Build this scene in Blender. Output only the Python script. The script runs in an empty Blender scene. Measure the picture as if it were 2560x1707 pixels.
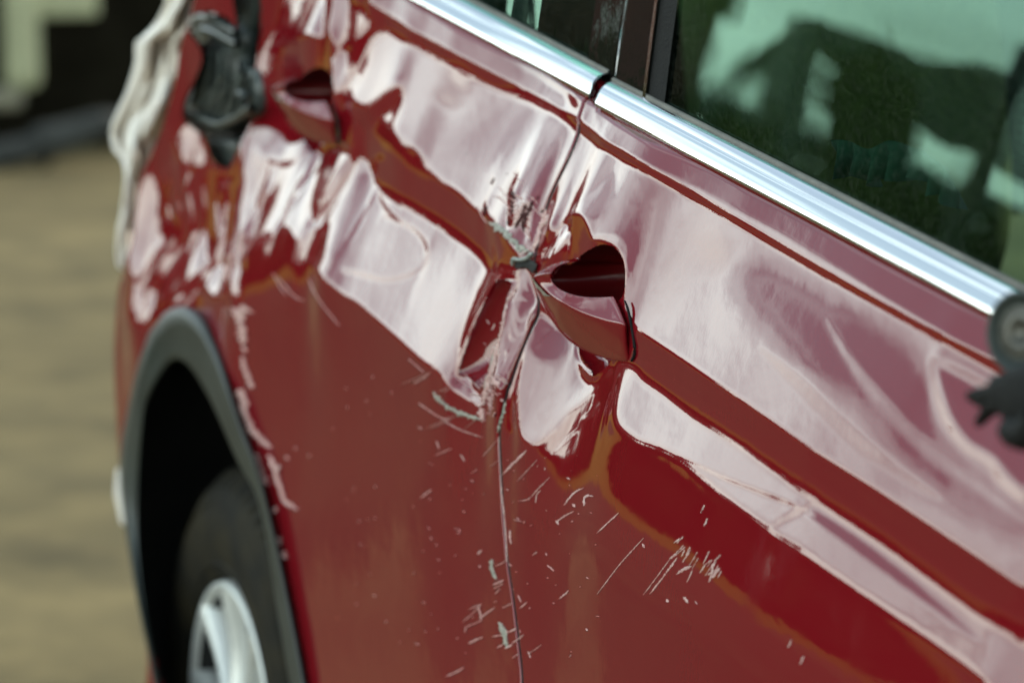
# Crash-damaged red car, seen low along its flank.  Blender 4.5, self-contained.
import bpy, bmesh, math, random
import numpy as np
from mathutils import Vector, Matrix
random.seed(7); RNG=np.random.default_rng(7)
SC=bpy.context.scene; COL=SC.collection; R=math.radians
# ---------------------------------------------------------------- view
W0,H0=2560.,1707.
FPX=120/36*2560
PITCH=math.radians(9.0); ALPHA=math.radians(19.5)
ca,sa=math.cos(ALPHA),math.sin(ALPHA); cp,sp=math.cos(PITCH),math.sin(PITCH)
VD=np.array([-ca*cp,sa*cp,-sp]); VR=np.array([sa,ca,0.]); VU=np.cross(VR,VD)
def ray(px,py):
    v=VD*FPX+VR*(px-W0/2)-VU*(py-H0/2); return v/np.linalg.norm(v)
_rr=ray(1458,762)
CAM=np.array([.15,-.03,.93])-_rr*(2.75/np.dot(_rr,VD))
def proj(X,Y,Z):
    qx,qy,qz=X-CAM[0],Y-CAM[1],Z-CAM[2]
    d=qx*VD[0]+qy*VD[1]+qz*VD[2]
    return W0/2+FPX*(qx*VR[0]+qy*VR[1]+qz*VR[2])/d, H0/2-FPX*(qx*VU[0]+qy*VU[1]+qz*VU[2])/d
cam=bpy.data.cameras.new('camera'); camo=bpy.data.objects.new('camera',cam); COL.objects.link(camo); SC.camera=camo
camo.matrix_world=Matrix(((VR[0],VU[0],-VD[0],CAM[0]),(VR[1],VU[1],-VD[1],CAM[1]),(VR[2],VU[2],-VD[2],CAM[2]),(0,0,0,1)))
cam.lens=120; cam.sensor_width=36; cam.clip_start=.05; cam.clip_end=3000
cam.dof.use_dof=True; cam.dof.focus_distance=2.93; cam.dof.aperture_fstop=4.2; cam.dof.aperture_blades=9
# ---------------------------------------------------------------- daylight
SUN_EL,SUN_AZ=R(36),R(114)            # azimuth counted from +X towards +Y: behind the car, off its far side
SUND=Vector((math.cos(SUN_EL)*math.cos(SUN_AZ),math.cos(SUN_EL)*math.sin(SUN_AZ),math.sin(SUN_EL)))
sl=bpy.data.lights.new('sun','SUN'); sl.energy=3.2; sl.angle=R(.5); sl.color=(1,.92,.78)
so=bpy.data.objects.new('sun',sl); COL.objects.link(so); so.rotation_euler=(-SUND).to_track_quat('-Z','Y').to_euler()
world=bpy.data.worlds.new('World'); SC.world=world; world.use_nodes=True
def build_sky():
    nt=world.node_tree; N=nt.nodes; L=nt.links; N.clear()
    out=N.new('ShaderNodeOutputWorld'); bg=N.new('ShaderNodeBackground'); bg.inputs['Strength'].default_value=.15
    sky=N.new('ShaderNodeTexSky'); sky.sky_type='NISHITA'; sky.sun_disc=False
    sky.sun_elevation=SUN_EL; sky.sun_rotation=math.pi/2-SUN_AZ; sky.air_density=1.2; sky.dust_density=2.2; sky.ozone_density=2
    tc=N.new('ShaderNodeTexCoord'); mp=N.new('ShaderNodeMapping'); mp.inputs['Scale'].default_value=(1,1,4.5)
    mp.inputs['Location'].default_value=(3.1,1.7,.4)
    nz=N.new('ShaderNodeTexNoise'); nz.inputs['Scale'].default_value=3.6; nz.inputs['Detail'].default_value=6; nz.inputs['Roughness'].default_value=.52
    nz.inputs['Distortion'].default_value=.35
    sep=N.new('ShaderNodeSeparateXYZ')
    # thick pale cloud low over the horizon (warmer in the haze), broken and bluer higher up
    def rng(f0,f1,t0,t1):
        m=N.new('ShaderNodeMapRange'); m.interpolation_type='SMOOTHSTEP'
        for k,v in (('From Min',f0),('From Max',f1),('To Min',t0),('To Max',t1)): m.inputs[k].default_value=v
        L.new(sep.outputs['Z'],m.inputs['Value']); return m
    L.new(tc.outputs['Generated'],mp.inputs['Vector']); L.new(mp.outputs[0],nz.inputs['Vector']); L.new(tc.outputs['Generated'],sep.inputs[0])
    mr=rng(.10,.34,.34,-.10); ad=N.new('ShaderNodeMath'); ad.operation='ADD'
    cr=N.new('ShaderNodeValToRGB'); cr.color_ramp.elements[0].position=.40; cr.color_ramp.elements[1].position=.86
    cr.color_ramp.elements[0].color=(.12,.12,.12,1)
    wc=N.new('ShaderNodeMix'); wc.data_type='RGBA'; wc.inputs['A'].default_value=(26.5,28.2,25.2,1); wc.inputs['B'].default_value=(20.8,25.0,24.6,1)
    L.new(rng(.07,.20,0,1).outputs[0],wc.inputs['Factor'])
    mix=N.new('ShaderNodeMix'); mix.data_type='RGBA'
    L.new(nz.outputs['Fac'],ad.inputs[0]); L.new(mr.outputs[0],ad.inputs[1]); L.new(ad.outputs[0],cr.inputs[0])
    L.new(cr.outputs[0],mix.inputs['Factor']); L.new(sky.outputs[0],mix.inputs['A']); L.new(wc.outputs['Result'],mix.inputs['B'])
    L.new(mix.outputs['Result'],bg.inputs['Color']); L.new(bg.outputs[0],out.inputs['Surface'])
build_sky()
vs=SC.view_settings; vs.view_transform='Standard'; vs.look='None'; vs.gamma=1; vs.use_curve_mapping=False; vs.exposure=0.25
SC.cycles.max_bounces=8; SC.cycles.glossy_bounces=5; SC.cycles.transmission_bounces=6; SC.cycles.transparent_max_bounces=8
SC.cycles.caustics_reflective=False; SC.cycles.caustics_refractive=False
# ---------------------------------------------------------------- canvas of wanted mirror elevations
CW,CH=1280,854
def smooth_poly(p,n=6,closed=True):
    p=np.asarray(p,float); N=len(p); out=[]
    for i in range(N if closed else N-1):
        if closed: a,b,c,d=p[(i-1)%N],p[i],p[(i+1)%N],p[(i+2)%N]
        else: a,b,c,d=p[max(i-1,0)],p[i],p[i+1],p[min(i+2,N-1)]
        for k in range(n):
            t=k/n
            out.append(.5*((2*b)+(c-a)*t+(2*a-5*b+4*c-d)*t*t+(3*b-a-3*c+d)*t**3))
    if not closed: out.append(p[-1])
    return np.array(out)
def box1(a,r,ax):
    if r<1: return a
    n=a.shape[ax]; pad=[(0,0)]*2; pad[ax]=(r+1,r)
    c=np.cumsum(np.pad(a,pad,mode='edge'),axis=ax)
    s1=[slice(None)]*2; s2=[slice(None)]*2
    s1[ax]=slice(2*r+1,2*r+1+n); s2[ax]=slice(0,n)
    return (c[tuple(s1)]-c[tuple(s2)])/(2*r+1)
def blur(a,sig):
    r=max(0,int(round((math.sqrt(4*sig*sig+1)-1)/2)))
    if r<1: return a
    for _ in range(3): a=box1(box1(a,r,0),r,1)
    return a
def pip(poly,xx,yy):
    m=np.zeros(xx.shape,bool); x,y=poly[:,0],poly[:,1]
    xj,yj=np.roll(x,1),np.roll(y,1)
    for a,b,c,d in zip(x,y,xj,yj):
        if b==d: continue
        m^=((b>yy)!=(d>yy))&(xx<(c-a)*(yy-b)/(d-b)+a)
    return m
def parse(s): return np.array([[float(v) for v in t.split(',')] for t in s.split()])
def mask_poly(pts,f,sm=True):
    p=smooth_poly(pts) if sm else np.asarray(pts,float)
    p=p/2; pad=int(3*f/2)+4
    x0,y0=np.floor(p.min(0)).astype(int)-pad; x1,y1=np.ceil(p.max(0)).astype(int)+pad
    x0,y0=max(x0,0),max(y0,0); x1,y1=min(x1,CW),min(y1,CH)
    if x1<=x0 or y1<=y0: return None
    xx,yy=np.meshgrid(np.arange(x0,x1)+.5,np.arange(y0,y1)+.5)
    m=pip(p,xx,yy).astype(float)
    return (slice(y0,y1),slice(x0,x1)),blur(m,f/2)
def mask_line(pts,w,f,taper=False):
    p=smooth_poly(pts,8,False)/2; pad=int(w/2+1.5*f)+4
    x0,y0=np.floor(p.min(0)).astype(int)-pad; x1,y1=np.ceil(p.max(0)).astype(int)+pad
    x0,y0=max(x0,0),max(y0,0); x1,y1=min(x1,CW),min(y1,CH)
    xx,yy=np.meshgrid(np.arange(x0,x1)+.5,np.arange(y0,y1)+.5)
    best=np.full(xx.shape,1e9); 
    n=len(p)-1
    for i in range(n):
        a,b=p[i],p[i+1]; ab=b-a; L=ab@ab+1e-9
        t=np.clip(((xx-a[0])*ab[0]+(yy-a[1])*ab[1])/L,0,1)
        d=np.hypot(xx-a[0]-t*ab[0],yy-a[1]-t*ab[1])
        if taper:
            s=(i+t)/n; d=d-(w/4)*(np.sin(np.pi*np.clip(s,0,1))**.6-1)
        best=np.minimum(best,d)
    m=np.clip((w/4-best)/(max(f,1)/2)+.5,0,1); m=m*m*(3-2*m)
    return (slice(y0,y1),slice(x0,x1)),m
# (kind, wanted mirror elevation, feather px, points) kinds: p straight polygon, s smooth polygon, l line(width), t tapered line, b horizontal turn
LAYERS=[
# horizontal turn of the crumpled rear end towards the lens
('b',7,160,"500,-200 1330,-200 1330,500 1250,720 1150,1000 700,900 500,900"),
('b',16,60,"250,-60 640,-60 640,200 600,560 585,760 560,1000 300,1000"),
# ---- lower skin: red zone under the bright boundary fading to the brown ground
('p',(5,-10.5,1500,1090,1330,1330),60,"1290,1090 1340,1110 1390,1070 1527,1025 1592,1100 1717,1160 1803,1233 2017,1383 2166,1484 2484,1707 2484,1900 2100,1900 1700,1640 1400,1330 1290,1200"),
('s',(4,-9,690,600,760,760),30,"590,640 700,560 790,560 800,640 860,735 800,800 700,790 620,830 575,800"),
# ---- upper shoulder, whole (between handle crease and chrome)
('p',26,6,"1443,330 1400,430 1375,510 1350,640 1365,560 1567,685 1562,750 1582,822 1680,885 1868,1012 2017,1117 2204,1233 2560,1472 2900,1700 2900,400 1480,60 1446,330"),
# strip above the red crease, front then rear
('p',(34,62,1500,300,2350,760),3,"1490,265 1500,345 1600,396 1950,581 2130,690 2477,901 2700,1010 2700,600 2266,600 1497,200"),
('p',32,4,"860,-40 1040,84 1242,190 1446,299 1500,250 1480,160 1040,-60"),
('l',14,26,30,"1080,25 1150,50 1230,95 1300,145 1400,215 1440,262"),
# front shoulder: mauve and dark pink sky patches
('s',52,34,"1820,690 1870,645 2054,735 2200,820 2340,905 2330,960 2365,1090 2440,1170 2560,1262 2700,1420 2700,1450 2560,1364 2391,1274 2297,1199 2148,1012 2035,927 1942,838"),
('t',33,26,36,"2060,790 2110,880 2200,1000 2330,1130 2480,1240 2600,1330"),
('s',13,34,"1770,590 1830,590 1862,625 1830,680 1780,690 1755,640"),
('t',19,20,44,"1900,870 2000,960 2120,1080 2250,1180 2360,1250"),
('s',64,12,"2345,905 2420,915 2500,965 2620,1040 2640,1300 2500,1160 2440,1118 2385,1060 2355,985"),
('l',19,18,34,"2500,985 2400,928 2340,905 2335,960 2365,1050 2412,1115 2475,1155 2510,1205 2640,1310"),
# leaf shaped dark pink patch on front door
('p',40,5,"1452,520 1478,488 1505,458 1532,425 1540,447 1541,470 1537,492 1527,512 1515,530 1490,547 1475,542 1460,534"),
# ---- red crease
('p',(-8,-3,1500,350,2300,800),3,"1448,299 1446,330 1500,369 1680,472 1800,539 2054,692 2086,708 2300,828 2477,926 2600,994 2600,958 2477,892 2300,806 2130,712 2054,667 1950,607 1800,520 1680,445 1500,342"),
('p',-6,3,"820,-40 882,-2 1038,80 1242,189 1448,298 1446,327 1300,246 1174,185 1038,104 930,48 850,-5"),
('l',8,2,3,"1040,108 1174,190 1300,252 1444,331"),
# ---- handle crease, front
('p',-8,4,"1560,800 1582,822 1680,885 1868,1012 2017,1117 2204,1233 2560,1472 2800,1630 2800,1780 2560,1600 2368,1470 2241,1380 2035,1242 1867,1116 1730,1030 1655,972 1600,938 1580,905"),
('p',3,16,"1580,890 1655,958 1867,1096 2035,1218 2241,1350 2368,1436 2560,1560 2800,1720 2800,1780 2560,1617 2368,1484 2241,1394 2035,1255 1867,1128 1730,1040 1655,982 1600,945 1580,912"),
# bright zone below it
('p',24,8,"1545,905 1582,912 1600,945 1655,982 1730,1040 1867,1128 2035,1255 2241,1394 2368,1484 2560,1617 2800,1780 2800,1940 2484,1707 2166,1484 2017,1383 1927,1323 1803,1233 1717,1160 1667,1127 1592,1100 1542,1065 1527,1025 1530,985 1540,940"),
('t',52,16,30,"1990,1260 2100,1330 2300,1480 2450,1600"),
('t',9,4,12,"1690,1135 1800,1190 1900,1230 1990,1265 2040,1290"),
('t',6,8,18,"1930,1318 1980,1285 2040,1255"),
# ---- rear door upper
('s',-5,6,"830,-20 900,20 1040,110 1060,140 960,110 920,180 885,240 900,300 830,250 870,170 870,110 850,60"),
('s',2,6,"862,55 880,20 905,45 925,65 905,85 880,100 868,130 855,125"),
('s',12,8,"884,22 900,36 925,58 918,66 898,52"),
('s',25,6,"930,104 948,82 970,80 990,92 1015,110 1060,128 1174,192 1300,253 1443,331 1400,430 1375,510 1350,640 1320,660 1292,627 1260,590 1225,545 1190,525 1150,484 1112,459 1082,434 1062,420 1055,392 1030,365 1015,368 985,340 960,312 955,297 990,270 1004,240 1008,225 1005,212 990,212 977,220 955,240 930,262 910,265 893,258 880,242 877,225 888,200 900,180 912,155"),
('s',6,16,"1110,190 1140,170 1175,200 1180,225 1150,225 1120,205"),
('s',6,16,"1085,235 1120,228 1150,250 1125,268 1092,255"),
('s',4,4,"1227,455 1231,446 1236,446 1233,458 1229,462"),
('s',3,3,"1163,382 1168,379 1170,384 1165,387"),
('s',34,26,"1090,330 1180,330 1280,250 1390,310 1370,420 1270,420 1200,400"),
# impact spot above the pinch
('s',-1,2,"1272,490 1283,478 1290,500 1280,540 1300,520 1312,505 1330,500 1338,520 1330,560 1320,590 1306,572 1300,560 1285,570 1268,560 1270,530"),
('s',-1,2,"1210,515 1216,508 1220,530 1214,552 1209,540"),
('s',18,2,"1280,572 1300,566 1307,585 1300,600 1285,600"),
('s',0,2,"1352,528 1362,520 1360,545 1352,545"),
('s',45,2,"1336,545 1350,530 1355,550 1340,600 1325,620 1325,590"),
# big pale pieces at the top left
('p',25,5,"727,-20 815,-20 812,50 802,94 765,88 740,97 715,106 712,82 722,30"),
('p',25,4,"836,-20 870,-10 876,20 870,62 855,107 850,130 872,134 873,160 862,200 848,225 836,245 831,205 829,160 824,146 838,142 841,120 833,100 820,76 824,26"),
('p',26,6,"702,-20 722,-20 720,20 706,80 704,120 692,160 676,195 658,202 642,178 640,150 660,118 690,50"),
('s',-5,4,"718,108 742,98 766,89 802,94 815,74 832,102 840,122 836,142 823,147 829,165 831,205 834,245 820,235 770,190 715,195 690,175 700,150 706,120"),
('l',-6,3,7,"817,55 826,20 832,-10"),
# ---- handle crease, rear
('p',-6,3,"836,246 862,290 890,312 940,345 1015,408 1062,440 1112,473 1175,521 1225,560 1275,602 1292,627 1312,660 1300,694 1250,682 1212,659 1140,594 1075,549 1000,504 960,480 930,430 905,390 870,365 850,330"),
('p',2,7,"940,450 965,482 1000,504 1075,549 1140,594 1212,659 1250,682 1300,694 1300,680 1240,655 1170,590 1080,530 1000,484"),
('s',1,9,"955,300 985,330 1015,372 1055,398 1080,440 1112,470 1140,490 1180,523 1225,562 1180,524 1110,474 1062,441 1015,409 960,360 930,330"),
('s',12,4,"944,390 952,388 956,396 946,400"),
# ---- below the rear handle
('s',21,5,"600,345 640,300 690,275 720,290 760,325 800,352 850,372 870,388 862,405 840,430 815,466 790,510 780,553 800,548 790,570 777,577 762,592 747,602 733,594 720,566 710,571 685,583 670,576 640,606 605,648 590,690 578,690 580,650 577,615 590,575 599,490 607,427 603,380"),
('s',46,8,"650,345 700,300 740,315 770,330 750,350 720,370 690,392 665,395 640,372"),
('t',8,6,12,"665,398 700,412 725,408 745,392"),
('s',-3,3,"768,345 770,360 780,376 800,389 822,382 845,358 830,340"),
('l',38,5,8,"763,340 766,368 780,385 800,395"),
('s',0,3,"862,400 878,404 872,425 850,452 830,490 815,510 800,535 790,553 781,549 790,510 815,466 840,430"),
('s',9,10,"590,470 605,430 615,470 600,560 590,600"),
('t',7,8,12,"640,520 655,500 665,480"),
('t',40,5,10,"720,520 760,460 790,430"),
('s',3,4,"836,515 822,570 812,600 800,642 788,658 765,648 730,655 690,640 650,620 660,590 685,585 710,573 720,567 733,596 750,604 770,585 800,556"),
('s',20,3,"900,391 906,405 890,440 865,480 845,515 825,545 800,568 792,560 815,535 845,488 872,445 885,415"),
('s',24,5,"908,398 918,401 931,432 942,462 968,488 1015,519 1065,547 1128,592 1175,624 1212,662 1237,680 1260,683 1250,688 1236,702 1222,730 1200,775 1175,825 1155,885 1142,930 1150,950 1180,985 1205,1008 1200,1016 1150,984 1120,960 1095,926 1060,905 1000,850 900,762 855,732 784,667 800,640 814,592 835,528 865,465 893,422"),
('s',40,10,"870,490 905,430 925,450 920,520 895,570 855,630 820,640 840,560"),
('t',9,3,7,"924,500 915,525 895,560 870,600 840,657"),
('l',11,12,12,"965,540 1010,560 1050,590 1068,630 1050,670 1015,690 960,700 900,685 860,676"),
('t',3,9,8,"946,482 958,510 975,530 1000,553"),
('t',6,6,8,"955,480 985,500 1005,520"),
('t',3,3,3,"1172,935 1160,920 1150,945"),
# ---- pod below the pinch
('s',-5,2,"1237,700 1265,690 1292,700 1292,722 1278,745 1270,760 1262,800 1250,838 1240,885 1226,925 1217,952 1195,985 1175,952 1150,947 1141,933 1155,888 1176,828 1206,756"),
('s',26,2,"1240,708 1262,698 1290,703 1280,715 1262,730 1258,716 1244,722"),
('t',-1,2,9,"1225,770 1195,820 1168,870 1148,930"),
('t',4,2,5,"1248,700 1222,730 1185,800 1158,870"),
('s',-2,3,"1235,770 1265,760 1255,800 1232,812"),
('s',2,4,"1225,820 1240,835 1220,880 1200,920 1180,910 1200,860"),
('s',24,2,"1150,950 1175,945 1180,970 1195,985 1200,1000 1170,980 1142,955"),
# pink wedge
('s',44,2,"1310,670 1325,682 1337,725 1344,762 1325,800 1307,860 1282,925 1270,970 1252,973 1233,950 1240,912 1250,850 1260,800 1271,755 1292,720 1302,690"),
('t',22,2,4,"1313,690 1318,720 1332,735"),('t',22,2,4,"1275,755 1300,745 1330,757"),('t',20,2,4,"1290,770 1298,800 1318,795 1335,770"),
('t',18,2,4,"1285,760 1285,800 1295,835 1312,830"),('t',4,2,3,"1290,800 1275,830 1280,850 1290,848"),('t',5,2,3,"1250,890 1262,878 1266,890 1256,905"),
('t',16,2,4,"1262,985 1258,955 1290,905 1300,870"),
('s',-8,2,"1232,955 1250,974 1270,970 1262,1004 1250,1060 1240,1100 1225,1060 1205,1015 1222,985"),
# front door: strip and fold behind the handle
('s',-5,2,"1350,659 1375,612 1405,560 1425,540 1442,533 1460,541 1477,572 1485,596 1505,596 1535,608 1556,630 1567,652 1568,690 1558,735 1540,760 1450,760 1380,690"),
('s',46,2,"1354,655 1378,615 1404,572 1420,562 1424,585 1412,602 1398,625 1378,642"),
('t',4,1.5,2.5,"1378,640 1395,600 1412,573 1422,572"),('t',20,1.5,3,"1424,560 1426,590 1420,630"),
('s',-4,3,"1438,560 1455,555 1470,590 1472,620 1455,645 1440,630"),
('t',18,3,8,"1562,640 1572,680 1566,730 1566,780 1575,815"),
('t',14,8,16,"1490,590 1530,592 1560,615 1570,650"),
# front door: blob below handle
('s',23,4,"1357,782 1390,818 1440,850 1450,880 1445,925 1462,955 1490,962 1510,940 1530,915 1525,940 1500,960 1475,987 1450,1012 1425,1028 1390,1075 1355,1107 1330,1110 1308,1096 1299,1070 1296,975 1308,905 1327,850 1345,810"),
('s',46,8,"1350,800 1390,825 1425,850 1412,890 1385,906 1345,895 1325,870 1335,845"),
('t',18,2,5,"1340,862 1365,840 1392,818"),
('s',-4,2.5,"1446,855 1480,872 1530,898 1515,922 1495,938 1484,944 1472,920 1455,895"),
('l',38,3,9,"1440,855 1440,885 1458,915 1478,935"),
('s',1,9,"1500,962 1530,925 1534,985 1526,1030 1512,1075 1480,1110 1400,1140 1338,1122 1385,1074 1425,1030 1460,1000"),
('t',15,8,12,"1500,1000 1480,1030 1450,1050"),('t',14,5,10,"1380,1135 1410,1100 1445,1070"),
('t',16,4,7,"1540,935 1528,990 1512,1060"),
('p',-2,2,"1312,888 1300,925 1282,1000 1276,1050 1294,1094 1275,1085 1258,1070 1262,1010 1287,930"),
('t',14,2,3,"1292,960 1293,1030 1300,1075"),
# ---- quarter panel behind the rear door
('s',-5,6,"391,440 435,397 460,350 505,345 520,405 560,427 602,400 608,430 597,490 588,565 575,602 540,608 510,588 492,582 475,602 435,608 400,590 397,520"),
('t',12,5,9,"415,600 425,560 420,500 430,450"),('t',14,5,10,"470,590 478,540 470,480 480,420"),('t',11,5,8,"505,585 512,530 508,470 515,430"),('t',8,5,7,"448,595 450,540 445,480"),
('s',17,8,"440,352 470,300 500,330 508,405 480,410 455,395"),
('t',13,6,10,"548,480 565,455 585,447"),('t',11,6,8,"540,500 545,560 552,605"),
('s',2,8,"398,470 420,530 450,580 440,606 405,590"),
('s',24,6,"360,440 387,436 397,515 400,588 432,610 400,622 380,645 354,690 332,692 320,640 326,560 345,490"),
('s',18,5,"420,612 402,660 373,710 356,710 372,680 395,625"),
('s',23,6,"492,578 515,590 519,652 472,692 450,720 420,755 404,760 402,730 422,655 455,615 475,602"),
('s',10,10,"330,700 400,740 420,790 380,810 330,800 315,750"),
('t',18,5,8,"335,700 350,740 345,790"),('t',16,5,8,"375,720 380,760 390,800"),('t',17,5,12,"400,790 425,760 460,735"),
('s',0,6,"520,605 570,607 570,640 540,660 522,640"),
('s',20,4,"510,690 560,662 557,700 552,742 536,748 522,728"),
('s',20,4,"585,665 608,672 602,710 592,740 576,728"),
('s',-4,5,"470,770 500,735 530,745 560,760 590,745 590,900 600,960 560,880 520,820"),
('t',-2,4,9,"597,600 590,640 578,680"),
('t',22,4,8,"345,640 372,600 398,560"),('t',-8,4,7,"352,700 380,650 402,612"),('t',21,4,8,"440,790 480,740 530,700"),('t',-9,4,7,"410,770 470,705 520,668"),
('t',20,4,7,"545,600 560,560 572,500"),('t',19,4,7,"585,640 592,600 598,560"),('t',18,5,8,"460,470 470,430 474,390"),('t',18,5,7,"400,520 406,480 412,450"),
('t',-8,4,6,"630,560 650,520 665,470"),('t',-8,3,5,"700,560 730,500 752,450"),('t',26,3,5,"640,620 680,575 715,520"),
]

EMAP=([-60,0,3,6,10,15,20,25,33,45,55,64],[-60,0,1.8,3.2,5.5,7.6,9.4,11,13,15.5,18,21])
def make_canvas():
    E=np.full((CH,CW),-10.); B=np.zeros((CH,CW))
    for L in LAYERS:
        kind,val,f,pts=L[0],L[1],L[2],parse(L[-1])
        if kind=='p' or kind=='s': r=mask_poly(pts,f,kind=='s')
        elif kind in 'lt': r=mask_line(pts,L[3],f,kind=='t')
        elif kind=='b': r=mask_poly(pts,f,True)
        if r is None: continue
        sl,m=r
        if kind=='b': B[sl]=B[sl]*(1-m)+val*m
        elif isinstance(val,tuple):   # gradient along a direction: (v0,v1,x0,y0,x1,y1)
            v0,v1,gx0,gy0,gx1,gy1=val
            yy,xx=np.mgrid[sl]; xx=xx*2.;yy=yy*2.
            L2=(gx1-gx0)**2+(gy1-gy0)**2
            t=np.clip(((xx-gx0)*(gx1-gx0)+(yy-gy0)*(gy1-gy0))/L2,0,1)
            E[sl]=E[sl]*(1-m)+(v0+(v1-v0)*t)*m
        else: E[sl]=E[sl]*(1-m)+val*m
    return np.interp(E,*EMAP),B
def bil(a,fx,fy):
    h,w=a.shape
    fx=np.clip(fx,0,w-1.001); fy=np.clip(fy,0,h-1.001)
    i=fx.astype(int); j=fy.astype(int); u=fx-i; v=fy-j
    return (a[j,i]*(1-u)+a[j,i+1]*u)*(1-v)+(a[j+1,i]*(1-u)+a[j+1,i+1]*u)*v
# ---------------------------------------------------------------- field over the car side
X0,X1,Z0,Z1=-1.70,1.12,-.02,1.16
NX,NZ=1000,840
gx=np.linspace(X0,X1,NX); gz=np.linspace(Z0,Z1,NZ); DX=gx[1]-gx[0]; DZ=gz[1]-gz[0]
GX,GZ=np.meshgrid(gx,gz)
def refl_el(V,T,Bt):
    n=np.stack([np.cos(T)*np.sin(Bt),-np.cos(T)*np.cos(Bt),np.sin(T)])
    d=(V*n).sum(0); return V[2]-2*d*n[2]
def dct2(a):
    for ax in (0,1):
        n=a.shape[ax]; b=np.concatenate([a,np.flip(a,ax)],ax)
        F=np.fft.rfft(b,axis=ax); k=np.arange(n)
        ph=np.exp(-1j*np.pi*k/(2*n)); ph=ph[:,None] if ax==0 else ph[None,:]
        F=F[:n] if ax==0 else F[:,:n]
        a=(F*ph).real
    return a
def idct2(a):
    for ax in (0,1):
        n=a.shape[ax]; k=np.arange(n); ph=np.exp(1j*np.pi*k/(2*n)); ph=ph[:,None] if ax==0 else ph[None,:]
        F=a*ph
        z=np.zeros((1,a.shape[1])) if ax==0 else np.zeros((a.shape[0],1))
        F=np.concatenate([F,z],ax)
        b=np.fft.irfft(F,2*n,axis=ax)
        a=b[:n] if ax==0 else b[:,:n]
    return a
def base_h():
    # gentle undamaged side: bulges at the handle line, tucks in to the sill, haunch over the rear wheel
    zc=.90-.10*GX
    t=GZ-zc
    h=np.where(t>0,-.40*t,-.03*t*t+.03*t)
    h=h+.05*(1/(1+np.exp((GX+1.0)/.09)))
    return h-.0165
WU,WW0=.10,.6
def solve(E,B,iters=10,verbose=False):
    h0=base_h(); h=h0.copy()
    kx=np.arange(NX); kz=np.arange(NZ)
    lx=(2-2*np.cos(np.pi*kx/NX))/DX**2; lz=(2-2*np.cos(np.pi*kz/NZ))/DZ**2
    den=lz[:,None]+WU*lx[None,:]+WW0
    for it in range(iters):
        Y=-h
        px,py=proj(GX,Y,GZ)
        e=np.radians(bil(E,px/2-.5,py/2-.5)); bt=np.radians(bil(B,px/2-.5,py/2-.5))
        q=-np.tan(bt)
        if it>0: bt=np.clip(blur(np.arctan(-np.gradient(h,DX,axis=1)),22),-.10,.40)      # use the turn the skin really has
        V=np.stack([GX-CAM[0],Y-CAM[1],GZ-CAM[2]]); V/=np.sqrt((V**2).sum(0))
        lo=np.full(GX.shape,-math.radians(75)); hi=np.full(GX.shape,math.radians(44)); s=np.sin(e)
        for _ in range(22):
            mid=(lo+hi)/2; r=refl_el(V,mid,bt); up=r<s
            lo=np.where(up,mid,lo); hi=np.where(up,hi,mid)
        T=(lo+hi)/2
        p=-np.tan(T)/np.cos(bt)
        # staggered gradients -> divergence
        pz=.5*(p[1:]+p[:-1]); qx=.5*(q[:,1:]+q[:,:-1])
        div=np.zeros_like(h)
        div[:-1]+=pz/DZ; div[1:]-=pz/DZ
        div[:,:-1]+=WU*qx/DX; div[:,1:]-=WU*qx/DX
        rhs=-div+WW0*h0
        hn=idct2(dct2(rhs)/den)
        if verbose: print('iter',it,'dh max',abs(hn-h).max(),'h range',hn.min(),hn.max())
        h=hn if it<1 else .6*h+.4*hn
    return h,e,T
# ---------------------------------------------------------------- solve the dented flank once
CANVAS_E,CANVAS_B=make_canvas()
HF=solve(CANVAS_E,CANVAS_B)[0]
def cub(a,fx,fy):
    h,w=a.shape; fx=np.clip(fx,1,w-2.01); fy=np.clip(fy,1,h-2.01)
    i=fx.astype(int); j=fy.astype(int); u=fx-i; v=fy-j
    def wt(t): return [.5*(-t+2*t*t-t**3),.5*(2-5*t*t+3*t**3),.5*(t+4*t*t-3*t**3),.5*(-t*t+t**3)]
    wu,wv=wt(u),wt(v); o=0
    for k in range(4):
        row=0
        for m in range(4): row=row+a[j+k-1,i+m-1]*wu[m]
        o=o+row*wv[k]
    return o
def hs(x,z): return cub(HF,(np.asarray(x,float)-X0)/DX,(np.asarray(z,float)-Z0)/DZ)
def rays(p):
    p=np.atleast_2d(np.asarray(p,float)); v=VD[None]*FPX+VR[None]*(p[:,:1]-W0/2)-VU[None]*(p[:,1:2]-H0/2)
    return v/np.linalg.norm(v,axis=1)[:,None]
def onplane(p,y):
    v=rays(p); t=(np.asarray(y)-CAM[1])/v[:,1]; return CAM+v*t[:,None]
def onx(p,x):
    v=rays(p); t=(x-CAM[0])/v[:,0]; return CAM+v*t[:,None]
def unproj(p):
    v=rays(p); ys=np.linspace(-.25,.6,900); t=(ys[None]-CAM[1])/v[:,1:2]
    X=CAM[0]+t*v[:,:1]; Z=CAM[2]+t*v[:,2:]; f=ys[None]+bil(HF,(X-X0)/DX,(Z-Z0)/DZ)
    k=np.maximum(np.argmax(f>0,1),1); i=np.arange(len(k))
    a=f[i,k-1]/(f[i,k-1]-f[i,k]); return onplane(p,ys[k-1]+a*(ys[k]-ys[k-1]))
def surf_n(x,z,e=.004):
    hx=(hs(x+e,z)-hs(x-e,z))/(2*e); hz=(hs(x,z+e)-hs(x,z-e))/(2*e)
    n=np.stack([-hx,-np.ones_like(hx),-hz],-1); return n/np.linalg.norm(n,axis=-1,keepdims=True)
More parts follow.
